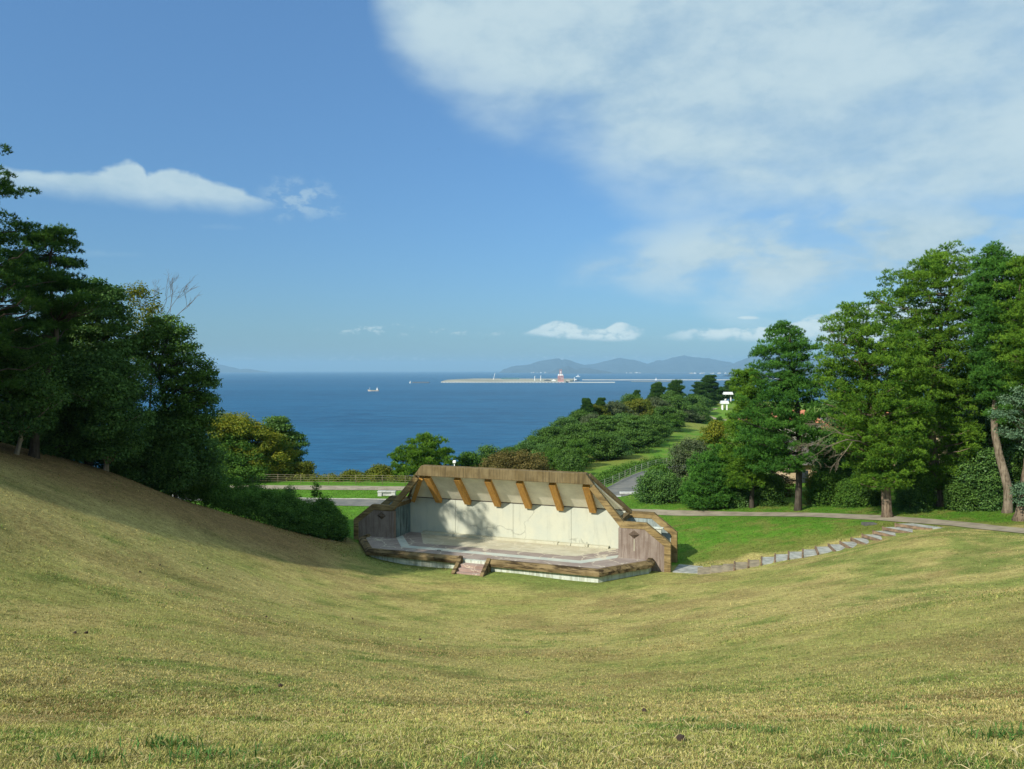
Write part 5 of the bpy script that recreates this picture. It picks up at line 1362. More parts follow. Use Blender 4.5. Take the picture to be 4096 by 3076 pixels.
SH = [
    (141, 2960, 66, [(1935, 2920, 3000), (1975, 2890, 3030), (2030, 2890, 3040)], L_dark, 'low dark bush between the young pine and the leftmost pine trunk', 80, 0.14),
    (142, 3090, 65, [(1900, 3050, 3130), (1960, 3030, 3160), (2040, 3030, 3165)], L_ever, 'evergreen bush just left of the slender pine trunk', 110, 0.14),
    (143, 3260, 64, [(1900, 3225, 3300), (1950, 3215, 3330), (2045, 3220, 3330)], L_ygr, 'yellow-green bush just right of the slender pine trunk', 90, 0.14),
    (144, 3400, 60.5, [(1920, 3370, 3430), (1960, 3340, 3480), (2050, 3340, 3490)], L_mid, 'low bright leafy bush in front of the taller bushes left of the leaning pine', 120, 0.13),
    (145, 3640, 56, [(1960, 3600, 3680), (2000, 3590, 3720), (2060, 3590, 3720)], L_dark, 'low dark bush at the foot of the leaning pine', 80, 0.13),
    (146, 3830, 54.5, [(1940, 3800, 3870), (1990, 3790, 3920), (2075, 3795, 3930)], L_ever, 'low evergreen bush right of the tall pine foot', 100, 0.13),
    (147, 3930, 55, [(1900, 3900, 3970), (1960, 3880, 3990), (2085, 3890, 3990)], L_dark, 'dark bush just left of the pale leaning trunk foot', 90, 0.13),
    (148, 3300, 68, [(1780, 3260, 3340), (1850, 3230, 3400), (1960, 3230, 3400)], L_ever, 'tall evergreen shrub behind the bushes below the dead branch', 110, 0.15),
    (41, 2640, 71, [(1885, 2560, 2680), (1925, 2535, 2740), (1975, 2525, 2770), (2012, 2535, 2780)], L_dark, 'dark glossy holly-like bush at the left end of the right hand grove', 200, 0.15),
    (42, 2640, 76, [(1860, 2600, 2660), (1890, 2580, 2700), (1930, 2570, 2720)], L_mid, 'yellow-tinged bush behind the dark holly-like bush', 70, 0.17),
    (43, 2745, 78, [(1755, 2725, 2800), (1790, 2680, 2860), (1840, 2655, 2880), (1900, 2640, 2890), (1940, 2640, 2880)], L_grey, 'greyish brown bush on the slope below the yellow bush', 190, 0.18),
    (44, 2850, 92, [(1685, 2850, 2885), (1710, 2800, 2920), (1750, 2780, 2940), (1790, 2770, 2940)], L_yel, 'bright yellow-leaved bush below the white shelters', 100, 0.2),
    (45, 2990, 70, [(1870, 2930, 3050), (1930, 2900, 3090), (2000, 2900, 3100), (2040, 2920, 3090)], L_ever, 'evergreen bush between the young pine and the slender pine', 120, 0.15),
    (46, 3120, 70, [(1850, 3060, 3160), (1920, 3040, 3190), (2000, 3040, 3200), (2050, 3050, 3190)], L_olive, 'brownish bush left of the slender pine trunk', 90, 0.15),
    (47, 3330, 62.5, [(1890, 3280, 3360), (1930, 3240, 3420), (1990, 3230, 3450), (2045, 3240, 3440)], L_mid, 'bright leafy bush right of the slender pine trunk', 170, 0.14),
    (48, 3460, 60.5, [(1880, 3420, 3500), (1930, 3400, 3540), (2000, 3400, 3550), (2055, 3410, 3540)], L_ever, 'leafy bush against the left side of the big leaning pine trunk', 130, 0.14),
    (49, 3640, 59, [(1820, 3600, 3700), (1900, 3570, 3730), (1980, 3570, 3740), (2065, 3580, 3730)], L_dark, 'dark bush right of the big leaning pine trunk', 170, 0.15),
    (50, 3720, 56, [(1900, 3690, 3740), (1960, 3660, 3750), (2060, 3660, 3750)], L_mid, 'light green bush between two pine trunks', 70, 0.14),
    (51, 3860, 55.5, [(1850, 3820, 3900), (1920, 3790, 3930), (2000, 3790, 3950), (2075, 3800, 3940)], L_dark, 'dark shady bush between the tall pine and the pale trunk', 170, 0.15),
    (52, 3960, 54, [(1800, 3910, 4010), (1880, 3890, 4030), (1980, 3890, 4040), (2085, 3900, 4030)], L_dark, 'dark bush touching the pale leaning trunk', 150, 0.15),
    (53, 4120, 54, [(1700, 4050, 4180), (1850, 4030, 4220), (2000, 4050, 4220), (2080, 4060, 4200)], L_ever, 'evergreen bush behind the thick trunk at the right edge', 170, 0.15),
    (54, 4140, 48.5, [(1545, 4040, 4110), (1590, 3985, 4160), (1660, 3960, 4180), (1730, 3975, 4180), (1790, 4010, 4170)], L_silv, 'silvery green feathery sapling at the right edge', 75, 0.13),
    (55, 4140, 48.3, [(1935, 4060, 4150), (1970, 4040, 4180), (2010, 4050, 4180)], L_silv, 'low feathery seedling leaves at the right edge', 40, 0.13)]
for sd_, bx, d_, rows, mat, lab, nc, lf in SH:
    fe = sd_ in (54, 55)
    tree('sapling' if fe else 'bush', lab, 'sapling' if fe else 'bush', 'leaf', d_, bx, rows, sd_, mat, M_barkD, nc, (0.22, 0.5) if fe else (0.30, 0.75), 0.4 if fe else 0.7, lf, 1.0, limbs=60 if fe else 30, tr=0.05 if fe else 0.07, layered=fe)
for k, (bx, d_, tp_, hw_, mat, lab) in enumerate((
    (3400, 74, 1560, 170, L_dark, 'dark backdrop tree behind the leaning pine'), (3700, 70, 1380, 170, L_dark, 'dark backdrop tree behind the tall pines'),
    (3980, 66, 1330, 170, L_dark, 'dark backdrop tree behind the pale leaning trunk'), (3560, 88, 1620, 130, L_ever, 'far backdrop tree seen between the pine trunks'),
    (3860, 84, 1600, 150, L_ever, 'far backdrop tree at the right behind the bushes'), (3080, 84, 1720, 100, L_dark, 'dark backdrop tree behind the slender pine'))):
    tree('backdrop_tree', lab, 'tree', 'leaf', d_, bx, [(tp_, bx - hw_ * .3, bx + hw_ * .3), (tp_ + 70, bx - hw_ * .8, bx + hw_ * .8), (tp_ + 200, bx - hw_, bx + hw_), (1900, bx - hw_ * .9, bx + hw_ * .9)],
         60 + k, mat, M_barkD, 190, (0.7, 1.3), 0.6, 0.22, 0.9, limbs=60, tr=0.2)

for k, (x, y, h) in enumerate(((36.5, 44, 15), (41, 50, 15), (44, 41, 14), (38, 57, 14))):
    pxx = 2048 + x / y * FPX; s = FPX / y; zb = tz(x, y); py0 = HOR - zb * s
    tree('pine_tree', 'pine standing just outside the right edge of the view', 'tree', 'pine', y, pxx,
         [(py0 - h * s, pxx - .3 * s, pxx + .4 * s), (py0 - h * .8 * s, pxx - 2 * s, pxx + 2 * s), (py0 - h * .55 * s, pxx - 3.0 * s, pxx + 3.0 * s), (py0 - h * .3 * s, pxx - 2.4 * s, pxx + 2.4 * s)],
         130 + k, L_pine, M_bark, 260, (0.5, 0.9), 0.6, 0.2, 1.0, limbs=60, group='pines just right of the view')

# ---- hedge running down the left slope
rg = np.random.default_rng(77)
HB = [(440, 1885, 44.6), (560, 1915, 45.8), (633, 1933, 46.4), (760, 1984, 47.6), (886, 2053, 48.8), (1076, 2116, 50.5), (1203, 2151, 51.4), (1266, 2155, 51.8), (1361, 2123, 52.8)]
HT = {440: 1845, 560: 1858, 633: 1868, 760: 1880, 886: 1902, 1076: 1955, 1203: 1986, 1266: 1997, 1361: 2010}
cl = []
hp = [h[0] for h in HB]; hpb = [h[1] for h in HB]; hd = [h[2] for h in HB]; ht = [HT[h] for h in hp]
for k in range(1250):
    px = rg.uniform(455, 1375) if k % 4 else rg.uniform(1050, 1375)
    d0 = np.interp(px, hp, hd); dep = rg.uniform(0, 1); d_ = d0 + dep * 3.2
    zb = tz((px - 2048) / FPX * d_, d_)
    zt = (HOR - np.interp(px, hp, ht)) / FPX * (d0 + 2.0) + 0.45 * (fbm(np.array([px * 0.02]), np.array([dep * 3]), 5, 2)[0] - 0.5) * 2
    if k % 5 == 0: dep = dep * 0.2; d_ = d0 + dep * 3.2; zb = tz((px - 2048) / FPX * d_, d_)
    edge_ = min(1, (1385 - px) / 70) ** 0.5 * min(1, 0.55 + dep * 1.6) * min(1, (1.25 - dep) * 3)
    s = rg.uniform(0.0, 1.0) ** (0.45 if k % 5 else 1.3)
    z = zb + 0.2 + (zt - 0.30 - zb - 0.2) * s * edge_
    cl.append(((px - 2048) / FPX * d_, d_, z, rg.uniform(0.30, 0.50), 0.8))
cl = np.array(cl); hb = Vector((cl[:, 0].mean(), cl[:, 1].mean(), cl[:, 2].min() - 0.3))
cl[:, :3] -= np.array(hb)
ho = empty('hedge', hb); label(ho, 'long clipped evergreen hedge running down the left slope towards the stage', 'hedge')
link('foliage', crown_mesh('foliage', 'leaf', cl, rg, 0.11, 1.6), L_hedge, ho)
cs = np.array([(P(1265 + rg.uniform(-22, 22), 1990 - q_ * 62, 53.5)) for q_ in rg.uniform(0, 1, 26)]) - np.array(hb)
cs = np.c_[cs, rg.uniform(0.10, 0.24, 26), np.full(26, 0.9)]
link('sprout', crown_mesh('sprout', 'leaf', cs, rg, 0.10, 1.6), L_mid, ho)
for k, (px, py, d_, r0, n_, mat, lab) in enumerate(((1150, 1965, 57, 0.8, 26, L_dark, 'rounded dark shrub behind the lower part of the hedge'), (850, 1880, 56, 1.0, 30, L_ever, 'shrub rising behind the middle of the hedge'), (1020, 1925, 57, 0.8, 24, L_ever, 'low green shrub behind the hedge'))):
    hw_ = r0 * FPX / d_
    tree('shrub', lab, 'shrub', 'leaf', d_, px, [(py - 25, px - hw_ * .4, px + hw_ * .4), (py, px - hw_, px + hw_), (py + 60, px - hw_ * 1.1, px + hw_ * 1.1)], 90 + k, mat, M_barkD, n_, (0.3, 0.5), 0.8, 0.10, 1.0, limbs=10, tr=0.05)

# ---- low leafy growth along the far railing (a ground cover nobody could count)
def cover(name, line, wdt, hgt, n, mat, seed, leaf=0.16, lab=None):
    rg = np.random.default_rng(seed)
    i = rg.integers(0, len(line) - 1, n); s = rg.uniform(0, 1, n)
    L = line[i] * (1 - s)[:, None] + line[i + 1] * s[:, None]
    T = line[i + 1] - line[i]; T = T / np.linalg.norm(T, axis=1)[:, None]; N = np.c_[-T[:, 1], T[:, 0]]
    o_ = rg.uniform(wdt[0], wdt[1], n); q = L + N * o_[:, None]
    z = terrain(q[:, 0], q[:, 1])
    b0 = Vector((q[:, 0].mean(), q[:, 1].mean(), z.mean()))
    hv = hgt * (0.3 + 0.9 * fbm(q[:, 0] * 0.5, q[:, 1] * 0.5, seed, 3))
    cl = np.c_[q[:, 0], q[:, 1], z + hv * rg.uniform(0.1, 0.9, n), rg.uniform(0.25, 0.5, n), np.full(n, 0.8)]
    cl[:, :3] -= np.array(b0)
    o = link(name, crown_mesh(name, 'leaf', cl, rg, leaf, 0.8), mat); o.location = b0
    label(o, lab, 'undergrowth', kind='stuff'); return o
cover('undergrowth', smooth_line([xy(900, 87.2), xy(1180, 86.5), xy(1600, 85.5), xy(2330, 84)], 1.0), (0.1, 3.2), 0.8, 520, L_ygr, 201, 0.2, 'yellow-green weeds and low growth between the cliff railing and the sea')
cover('undergrowth', smooth_line([xy(2330, 84), xy(2420, 87), xy(2490, 93), xy(2550, 99.5), xy(2625, 106), xy(2690, 110)], 1.0), (0.2, 2.8), 0.75, 420, L_mid, 202, 0.2, 'band of leafy green undergrowth behind the pale path railing')

# ---- wooded ridge: individual crowns, several kinds, copied
def proto(kind, seed, W_, H_, nc, mat, leaf, rc, sq, lay=False, dens=0.9):
    rg = np.random.default_rng(seed)
    u = rg.uniform(0, 1, nc); th = rg.uniform(0, 2 * math.pi, nc); hf = rg.uniform(0.12, 0.97, nc)
    if lay: hf = np.round(hf * 8) / 8 + rg.normal(size=nc) * 0.01
    prof = np.sin(np.clip(hf, 0, 1) ** 0.75 * math.pi) ** 0.55 * (1 + 0.25 * np.sin(th * 3 + seed))
    if kind == 'pine': prof = np.clip(1.15 - hf, 0.12, 1) * (1 + 0.3 * np.sin(th * 3 + hf * 9))
    r = u ** 0.45 * prof * W_ / 2
    cl = np.c_[np.cos(th) * r, np.sin(th) * r, hf * H_ * 0.92, rg.uniform(rc[0], rc[1], nc), np.full(nc, sq)]
    me = crown_mesh('crown', kind, cl, rg, leaf, dens); me.materials.append(mat)
    b = MB(); b.tube([(0, 0, -3), (0.1, 0, H_ * .3), (0, 0.1, H_ * .9)], [0.3, 0.2, 0.05], 7)
    for i in range(10):
        b.tube(limb_path((0, 0, cl[i, 2] * .6), cl[i, :3], rg), [.1, .08, .06, .05, .03], 4)
    tm_ = b.mesh('trunk', True); tm_.materials.append(M_barkD)
    return me, tm_, W_, H_
PR = {
    'e1': proto('leaf', 301, 9, 7.5, 120, L_ever, 0.30, (0.8, 1.4), 0.6), 'e2': proto('leaf', 302, 9, 7.0, 120, L_ever, 0.30, (0.7, 1.3), 0.5),
    'd1': proto('leaf', 303, 9, 7.5, 120, L_dark, 0.30, (0.8, 1.5), 0.6), 'u1': proto('leaf', 304, 10, 7.0, 110, L_ever, 0.28, (0.9, 1.5), 0.28, True),
    'm1': proto('leaf', 305, 8, 6.5, 110, L_mid, 0.28, (0.7, 1.2), 0.6), 'g1': proto('leaf', 306, 8, 6.5, 110, L_grey, 0.28, (0.7, 1.2), 0.6),
    'p1': proto('pine', 307, 9, 9, 110, L_pineD, 0.34, (0.8, 1.3), 0.4, dens=0.8), 'o1': proto('leaf', 308, 8, 6.5, 110, L_ygr, 0.28, (0.7, 1.2), 0.6)}
KL = {'e1': 'rounded evergreen crown', 'e2': 'rounded evergreen crown', 'd1': 'darker rounded crown', 'u1': 'flat layered dark crown', 'm1': 'brighter green crown', 'g1': 'greyish green crown', 'p1': 'dark pine top', 'o1': 'yellow-green crown'}
def ridge(key, px, py, d, wpx, lab=None):
    me, tm_, W_, H_ = PR[key]
    x = (px - 2048) / FPX * d; ztop = (HOR - py) / FPX * d; zb = tz(x, d)
    H = max(ztop - zb, 3.0); H = min(H, 17.0); zb = ztop - H
    sxy = wpx / FPX * d / W_; sz = H / H_
    o = empty('ridge_pine' if key == 'p1' else 'ridge_tree', (x, d, zb), rngR.uniform(0, 6.28)); o.scale = (sxy, sxy, sz)
    label(o, lab or rlabel(key, px, d), 'tree', 'trees of the seaward wood')
    for nm, mm in (('crown', me), ('trunk', tm_)):
        c = bpy.data.objects.new(nm, mm); COL.objects.link(c); c.parent = o
rngR = random.Random(12)
RT = [  # key, px, top py, depth, width px
    ('e1', 2040, 1782, 104, 130), ('d1', 2110, 1760, 108, 150), ('e2', 2150, 1738, 116, 150), ('m1', 2215, 1790, 104, 130), ('e1', 2200, 1700, 128, 160), ('u1', 2260, 1740, 112, 170),
    ('d1', 2260, 1665, 142, 160), ('e2', 2300, 1690, 128, 170), ('m1', 2310, 1755, 106, 130), ('e1', 2320, 1635, 158, 160), ('e1', 2390, 1720, 116, 190), ('g1', 2370, 1650, 146, 150),
    ('d1', 2450, 1735, 117, 160), ('u1', 2420, 1660, 140, 190), ('o1', 2385, 1610, 172, 120), ('e2', 2510, 1715, 126, 180), ('d1', 2500, 1650, 142, 180), ('u1', 2530, 1660, 138, 200), ('g1', 2460, 1600, 176, 150),
    ('e1', 2580, 1705, 136, 150), ('e1', 2600, 1655, 148, 170), ('o1', 2560, 1590, 184, 150), ('e2', 2520, 1570, 205, 130), ('d1', 2640, 1680, 158, 110), ('g1', 2620, 1585, 190, 150), ('e1', 2660, 1620, 178, 150),
    ('m1', 2680, 1655, 176, 120), ('e1', 2700, 1580, 216, 130), ('u1', 2680, 1560, 230, 130), ('d1', 2735, 1600, 235, 110), ('g1', 2750, 1635, 214, 100), ('e2', 2770, 1575, 250, 130), ('d1', 2795, 1578, 285, 110), ('e1', 2790, 1610, 240, 90),
    ('e1', 2850, 1572, 350, 110), ('e2', 2905, 1545, 370, 150), ('d1', 2970, 1545, 360, 150),
    ('d1', 2180, 1770, 106, 130), ('e2', 2275, 1790, 101, 110)]
ORD = ['leftmost', 'second', 'third', 'fourth', 'fifth', 'sixth', 'seventh', 'eighth', 'ninth', 'tenth', 'eleventh', 'twelfth', 'thirteenth', 'fourteenth', 'fifteenth', 'sixteenth', 'seventeenth', 'eighteenth', 'nineteenth', 'twentieth']
def rlabel(key, px, d):
    same = sorted((q[1], q[3]) for q in RT if KL[q[0]] == KL[key]); i = same.index((px, d))
    return KL[key] + ' in the seaward wood, ' + (ORD[0] if i == 0 else ORD[i] + ' from the left')
for q_ in RT: ridge(*q_)
ridge('p1', 2345, 1583, 168, 100, 'left of two pine tops standing out above the wood against the sea')
ridge('p1', 2405, 1582, 172, 90, 'right of two pine tops standing out above the wood against the sea')
ridge('p1', 2548, 1552, 214, 70, 'small sparse pine top against the sea left of the ridge pines')
ridge('p1', 2630, 1518, 236, 120, 'broad ridge pine, leftmost against the harbour')
ridge('p1', 2705, 1508, 240, 130, 'broad ridge pine, second against the harbour')
ridge('p1', 2840, 1492, 330, 130, 'broad rounded ridge pine nearest the white shelters')
ridge('p1', 2795, 1520, 310, 100, 'lower ridge pine left of the rounded ridge pine')
ridge('p1', 2920, 1515, 350, 110, 'ridge pine just left of the right hand grove')
for px, py, d_, lab in ((2833, 1712, 263, 'small bush on the grassy slope, left of two by the dirt path'), (2880, 1720, 257, 'small bush on the grassy slope, right of two by the dirt path'), (2856, 1665, 318, 'low rounded bush beside the farther shelter')):
    me, tm_, W_, H_ = PR['m1']; x = (px - 2048) / FPX * d_
    o = empty('slope_bush', (x, d_, tz(x, d_) - 0.3)); s = 0.32; o.scale = (s, s, s * 1.3); label(o, lab, 'bush')
    c = bpy.data.objects.new('crown', me); COL.objects.link(c); c.parent = o

# ------------------------------------------------------------------ mown grass
m = mat_leaf('grass blades', (0, 0, 0), (1, 1, 1), 0.25, 0.1)
nt_ = m.node_tree
at_ = [n for n in nt_.nodes if n.type == 'ATTRIBUTE'][0]; at_.attribute_name = 'blade'
mxn = [n for n in nt_.nodes if n.type == 'MIX'][0]
for l in list(nt_.links):
    if l.from_node == mxn: nt_.links.new(at_.outputs['Color'], l.to_socket)
M_grass = m
def ground_hit(px, py):
    lo_, hi_ = 3.0, 70.0
    for _ in range(40):
        md = (lo_ + hi_) / 2; v = P(px, py, md)
        if v.z > tz(v.x, v.y): lo_ = md
        else: hi_ = md
    return P(px, py, lo_)
SOIL = []
for px, py, rx_, ry_ in ((310, 2680, .30, .12), (190, 3035, .14, .07), (150, 2740, .1, .05), (540, 2720, .25, .05), (990, 2725, .16, .06), (1010, 2285, .5, .12), (1280, 2460, .35, .08), (700, 2455, .3, .07), (1640, 2790, .16, .08),
                         (2100, 2650, .2, .06), (3050, 2560, .18, .07), (2900, 2760, .14, .05), (3390, 2735, .16, .06), (3830, 2660, .25, .06), (2600, 2460, .5, .08), (1880, 2960, .12, .06), (2250, 2880, .16, .05), (3250, 3010, .12, .05)):
    q_ = ground_hit(px, py); SOIL.append((q_.x, q_.y, rx_, ry_))
def grass_zone(n, d0, d1, ln, wd, seed, power=1.0, flat=0.55, lawn_only=False, xlim=None):
    rg = np.random.default_rng(seed)
    y = d0 + (d1 - d0) * rg.uniform(0, 1, n) ** power
    half = y * 0.70 + 1.0
    x = rg.uniform(-1, 1, n) * half
    if xlim: x = rg.uniform(xlim[0], xlim[1], n)
    z = terrain(x, y)
    # skip the stage, steps and paths
    cu = (x + 2.19) * 0.938 + (y - 47.5) * -0.347; cv = (x + 2.19) * 0.347 + (y - 47.5) * 0.938
    ok = ~((np.abs(cu) < 11.4 - 0.9 * np.clip(3.2 - cv, 0, 3.2)) & (cv > -0.1) & (cv < 7.0))
    ok &= ~((cu > SU0) & (cu < SU1) & (cv > -1.2) & (cv < 0.2))
    for LN, hwid in ((pathB, 1.55),):
        for i in range(0, len(LN), 2):
            ok &= (x - LN[i, 0]) ** 2 + (y - LN[i, 1]) ** 2 > hwid ** 2
    for v in pts:
        ok &= (np.abs(x - v.x - p0s.x) > 0.5) | (np.abs(y - v.y - p0s.y) > 0.85)
    x, y, z = x[ok], y[ok], z[ok]; n = len(x)
    col, lw = gcol(x, y)
    cl_ = fbm(x * 5, y * 5, 91, 3)
    tall = sstep(0.62, 0.8, cl_) * 1.1
    gap = sstep(0.40, 0.30, fbm(x * 9, y * 9, 97, 2))
    gr = rg.uniform(0, 1, n)
    green = sstep(0.62, 0.76, fbm(x * 1.3, y * 1.6, 95, 4)) * 0.55
    soil = np.zeros(n)
    for sx_, sy_, rx_, ry_ in SOIL:
        soil = np.maximum(soil, sstep(1.25, 0.8, np.hypot((x - sx_) / rx_, (y - sy_) / ry_) + 0.5 * (fbm(x * 7, y * 7, 99, 2) - 0.5)))
    L = (1 - 0.65 * soil) * ln * rg.uniform(0.45, 1.25, n) * (0.8 + tall * 0.6 + green * 0.5)
    v = (rg.uniform(0.55, 1.5, n) * (1 - 0.45 * gap) * (0.72 + 0.56 * fbm(x * 3.1, y * 3.7, 98, 3)))[:, None]
    c = col * v
    st = rg.uniform(0, 1, n)
    s1 = (st < 0.16)[:, None]; c = np.where(s1 & (lw < .5)[:, None], np.array([0.48, 0.41, 0.20]) * v ** .5, c)
    s2 = ((st > 0.86))[:, None]; c = np.where(s2 & (lw < .5)[:, None], np.array([0.15, 0.10, 0.04]) * v, c)
    s3 = (gr < 0.12 + 0.6 * green * (1 - lw))[:, None]; c = np.where(s3, np.array([0.075, 0.165, 0.030]) * v, c)
    c = c * (1 - soil[:, None]) + np.array([0.055, 0.035, 0.020]) * v * soil[:, None]
    th = rg.uniform(0, 2 * math.pi, n) ; lean = rg.uniform(0.1, 1.0, n) ** flat * 1.5
    d = np.c_[np.sin(lean) * np.cos(th), np.sin(lean) * np.sin(th), np.cos(lean)]
    a = np.c_[-np.sin(th), np.cos(th), np.zeros(n)] + rg.normal(size=(n, 3)) * 0.3
    w_ = (wd * rg.uniform(0.6, 1.3, n))[:, None]; b = np.c_[x, y, z - 0.004]
    mid = b + d * L[:, None] * 0.55 + np.array([0, 0, 1]) * (L * 0.06)[:, None]
    tip = b + d * L[:, None] + np.array([0, 0, -1]) * (L * 0.12 * lean)[:, None]
    V = np.stack([b - a * w_ * .5, b + a * w_ * .5, mid + a * w_ * .42, tip, mid - a * w_ * .42], 1).reshape(-1, 3)
    i0 = np.arange(n)[:, None] * 5
    Fq = i0 + np.array([[0, 1, 2, 4]]); Ft = i0 + np.array([[4, 2, 3]])
    cc = np.clip(np.c_[c, np.ones(n)], 0, 1)
    return V, Fq, Ft, cc
p0s = p0
GZ_ = [grass_zone(560000, 3.6, 11, 0.044, 0.0042, 501, 1.1), grass_zone(520000, 9, 26, 0.056, 0.0085, 502, 1.25), grass_zone(240000, 24, 52, 0.06, 0.018, 503, 1.0)]
def straws(n, seed):
    rg = np.random.default_rng(seed)
    V_, q_, t_, c_ = grass_zone(n, 3.6, 20, 0.15, 0.006, seed, 1.2, flat=0.05)
    k = rg.uniform(0, 1, len(c_))[:, None]
    c_[:, :3] = np.where(k < 0.75, np.array([0.50, 0.42, 0.22]), np.array([0.10, 0.065, 0.03])) * rg.uniform(0.7, 1.2, (len(c_), 1))
    V_[:, 2] += 0.012
    return V_, q_, t_, c_
GZ_.append(straws(5000, 505))
off = 0; Vs = []; Fqs = []; Fts = []; cq = []; ct_ = []
for V_, q_, t_, c_ in GZ_:
    Vs.append(V_); Fqs.append(q_ + off); Fts.append(t_ + off); off += len(V_); cq.append(c_); ct_.append(c_)
gm = mesh_np('grass', np.concatenate(Vs), [np.concatenate(Fqs), np.concatenate(Fts)], False,
             {'blade': ('FLOAT_COLOR', 'FACE', np.concatenate(cq + ct_))})
o = link('grass', gm, M_grass); label(o, 'short dry mown grass covering the amphitheatre slope', 'grass', kind='stuff')
# lush blades on the lawns beyond
V_, q_, t_, c_ = grass_zone(150000, 48, 80, 0.11, 0.030, 504, 1.0, xlim=(-26, 36))
keep = c_[:, 1] > 0.0
o = link('grass', mesh_np('grass', V_, [q_, t_], False, {'blade': ('FLOAT_COLOR', 'FACE', np.concatenate([c_, c_]))}), M_grass); label(o, 'green lawn grass beyond the stage and beside the steps', 'grass', kind='stuff')
# green weed clumps in the turf
def weed(px, py, n, L, spread, lab, seed):
    rg = np.random.default_rng(seed)
    # meet the ground along the view ray
    lo_, hi_ = 3.0, 60.0
    for _ in range(40):
        md = (lo_ + hi_) / 2; v = P(px, py, md)
        if v.z > tz(v.x, v.y): lo_ = md
        else: hi_ = md
    v = P(px, py, lo_); b0 = Vector((v.x, v.y, tz(v.x, v.y)))
    x = rg.normal(size=n) * spread; y = rg.normal(size=n) * spread * .7; z = terrain(x + b0.x, y + b0.y) - b0.z
    th = rg.uniform(0, 2 * math.pi, n); ln_ = rg.uniform(0.2, 1.1, n); LL = L * rg.uniform(.5, 1.2, n)
    d = np.c_[np.sin(ln_) * np.cos(th), np.sin(ln_) * np.sin(th), np.cos(ln_)]; a = np.c_[-np.sin(th), np.cos(th), np.zeros(n)]
    w_ = (L * 0.085 * rg.uniform(.6, 1.4, n))[:, None]; b = np.c_[x, y, z]
    mid = b + d * LL[:, None] * .6; tip = b + d * LL[:, None] + np.c_[d[:, 0], d[:, 1], -0.6 * ln_] * (LL * .25)[:, None]
    V = np.stack([b - a * w_ * .35, b + a * w_ * .35, mid + a * w_ * .5, tip, mid - a * w_ * .5], 1).reshape(-1, 3)
    i0 = np.arange(n)[:, None] * 5
    c = np.where(rg.uniform(0, 1, n)[:, None] < 0.62, np.array([0.075, 0.165, 0.040]), np.array([0.25, 0.24, 0.085])) * rg.uniform(.5, 1.5, n)[:, None]; cc = np.c_[c, np.ones(n)]
    o = link('weed_clump', mesh_np('weed_clump', V, [i0 + np.array([[0, 1, 2, 4]]), i0 + np.array([[4, 2, 3]])], False, {'blade': ('FLOAT_COLOR', 'FACE', np.concatenate([cc, cc]))}), M_grass)
    o.location = b0; label(o, lab, 'weed')
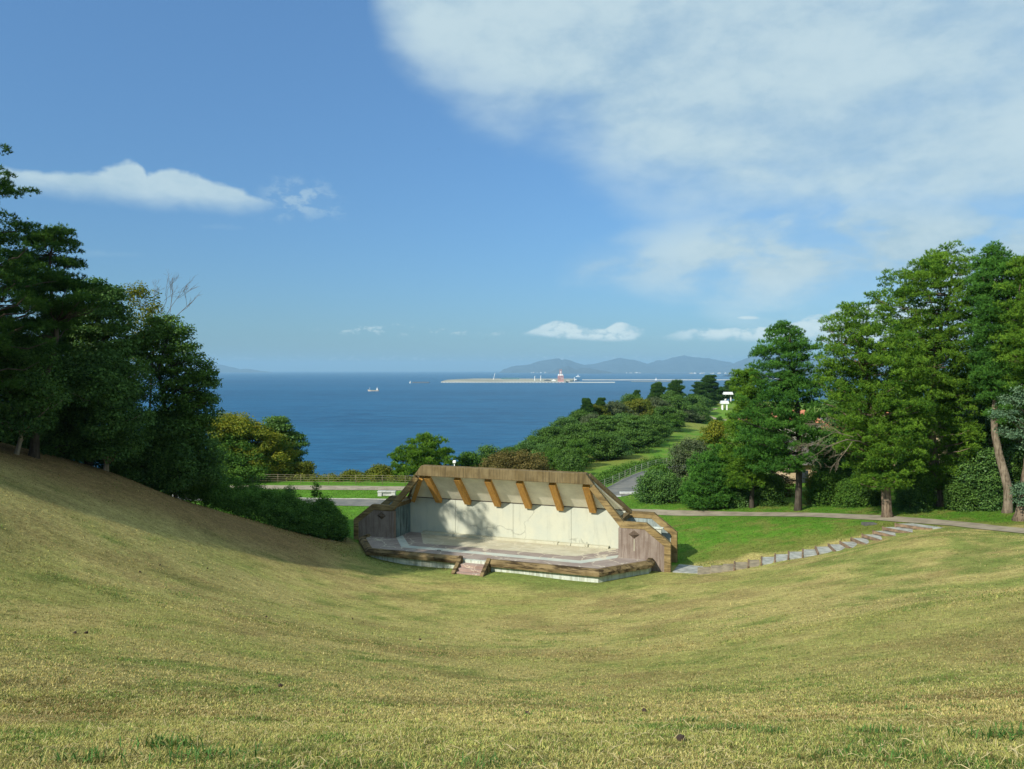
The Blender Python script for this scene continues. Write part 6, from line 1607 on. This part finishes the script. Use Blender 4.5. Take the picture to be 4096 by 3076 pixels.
for i, (px, py, n, L, s, lab) in enumerate(((680, 2990, 150, .11, .09, 'tallest bright green weed clump at the lower left'), (800, 3030, 190, .09, .16, 'wide green weed patch right of the tallest clump at lower left'), (330, 3040, 110, .09, .10, 'green weed clump in the bottom left corner'),
        (560, 2510, 160, .10, .26, 'green weed patch in the left middle of the slope'), (1720, 2595, 140, .11, .30, 'dark green weed patch in the centre of the slope'), (1960, 3060, 130, .07, .10, 'green weed clump at the bottom centre'),
        (2750, 2890, 110, .08, .09, 'green weed clump right of the bottom centre'), (2920, 2920, 90, .08, .07, 'bright weed tuft at the lower right'), (3075, 2935, 80, .08, .06, 'small dark weed tuft at the lower right'), (3510, 2930, 120, .09, .10, 'green weed clump at the lower right'),
        (3620, 2840, 110, .08, .11, 'pale green weed clump in the right foreground'), (3600, 3030, 160, .08, .22, 'loose green weeds along the bottom right'), (4040, 2950, 220, .12, .16, 'large fresh green weed at the right edge'), (1330, 2745, 80, .08, .10, 'small weed in the left foreground'),
        (430, 2380, 120, .13, .3, 'weed tufts on the left slope below the shade'), (740, 2385, 120, .13, .3, 'weed tufts left of the stage in the dry grass'), (1250, 2375, 160, .11, .7, 'green weedy strip left below the stage'), (2330, 2590, 120, .09, .3, 'faint green weeds right of the centre'))):
    weed(px, py, int(n * 1.4), L * 1.05, s * 1.35, lab, 600 + i)

# pine cones / clods lying on the grass
rg = np.random.default_rng(9)
CW = ['in the lower left', 'near the bottom, right of centre', 'below the hedge end', 'below the stage, left end', 'right of the centre', 'in the shade edge', 'below the shade edge', 'far left of a pair', 'right of a pair', 'in the centre foreground', 'below the stage steps', 'above two weed tufts']
M_cone = mat_plain('dark brown cone', (0.035, 0.022, 0.014), 0.95, 0.3, 40)
for i, (px, py) in enumerate(((1122, 2748), (2722, 2966), (1065, 2470), (1410, 2478), (2578, 2850), (560, 2290), (830, 2275), (300, 2535), (345, 2535), (2110, 2860), (1680, 2560), (640, 2262))):
    lo_, hi_ = 3.0, 60.0
    for _ in range(40):
        md = (lo_ + hi_) / 2; v = P(px, py, md)
        if v.z > tz(v.x, v.y): lo_ = md
        else: hi_ = md
    v = P(px, py, lo_); b = MB(); s = 0.028
    b.tube([(-1.5 * s, 0, s * .9), (-1.1 * s, 0, s), (0, 0, s * 1.1), (1.1 * s, 0, s), (1.6 * s, 0, s)], [s * .3, s, s * 1.15, s * .8, s * .2], 8, 0.2, random.Random(i))
    o = b.build('pine_cone', M_cone); o.location = (v.x, v.y, tz(v.x, v.y)); o.rotation_euler = (0, 0, i * 1.3); label(o, 'small dark pine cone on the grass ' + CW[i], 'pine cone', 'pine cones on the grass')

# ------------------------------------------------------------------ haze
m = bpy.data.materials.new('haze'); m.use_nodes = True; nt_ = m.node_tree
nt_.nodes.remove(nt_.nodes['Principled BSDF'])
pv = nt_.nodes.new('ShaderNodeVolumePrincipled')
pv.inputs['Color'].default_value = (0.37, 0.65, 0.92, 1); pv.inputs['Density'].default_value = 5.2e-5; pv.inputs['Anisotropy'].default_value = 0.0
nt_.links.new(pv.outputs[0], nt_.nodes['Material Output'].inputs['Volume'])
HZ = 47000.0
hz_o = MB().box(-HZ, HZ, -HZ, HZ, SEA - 12, 460).build('haze', m); label(hz_o, 'pale blue sea haze over the bay', 'haze', kind='stuff')
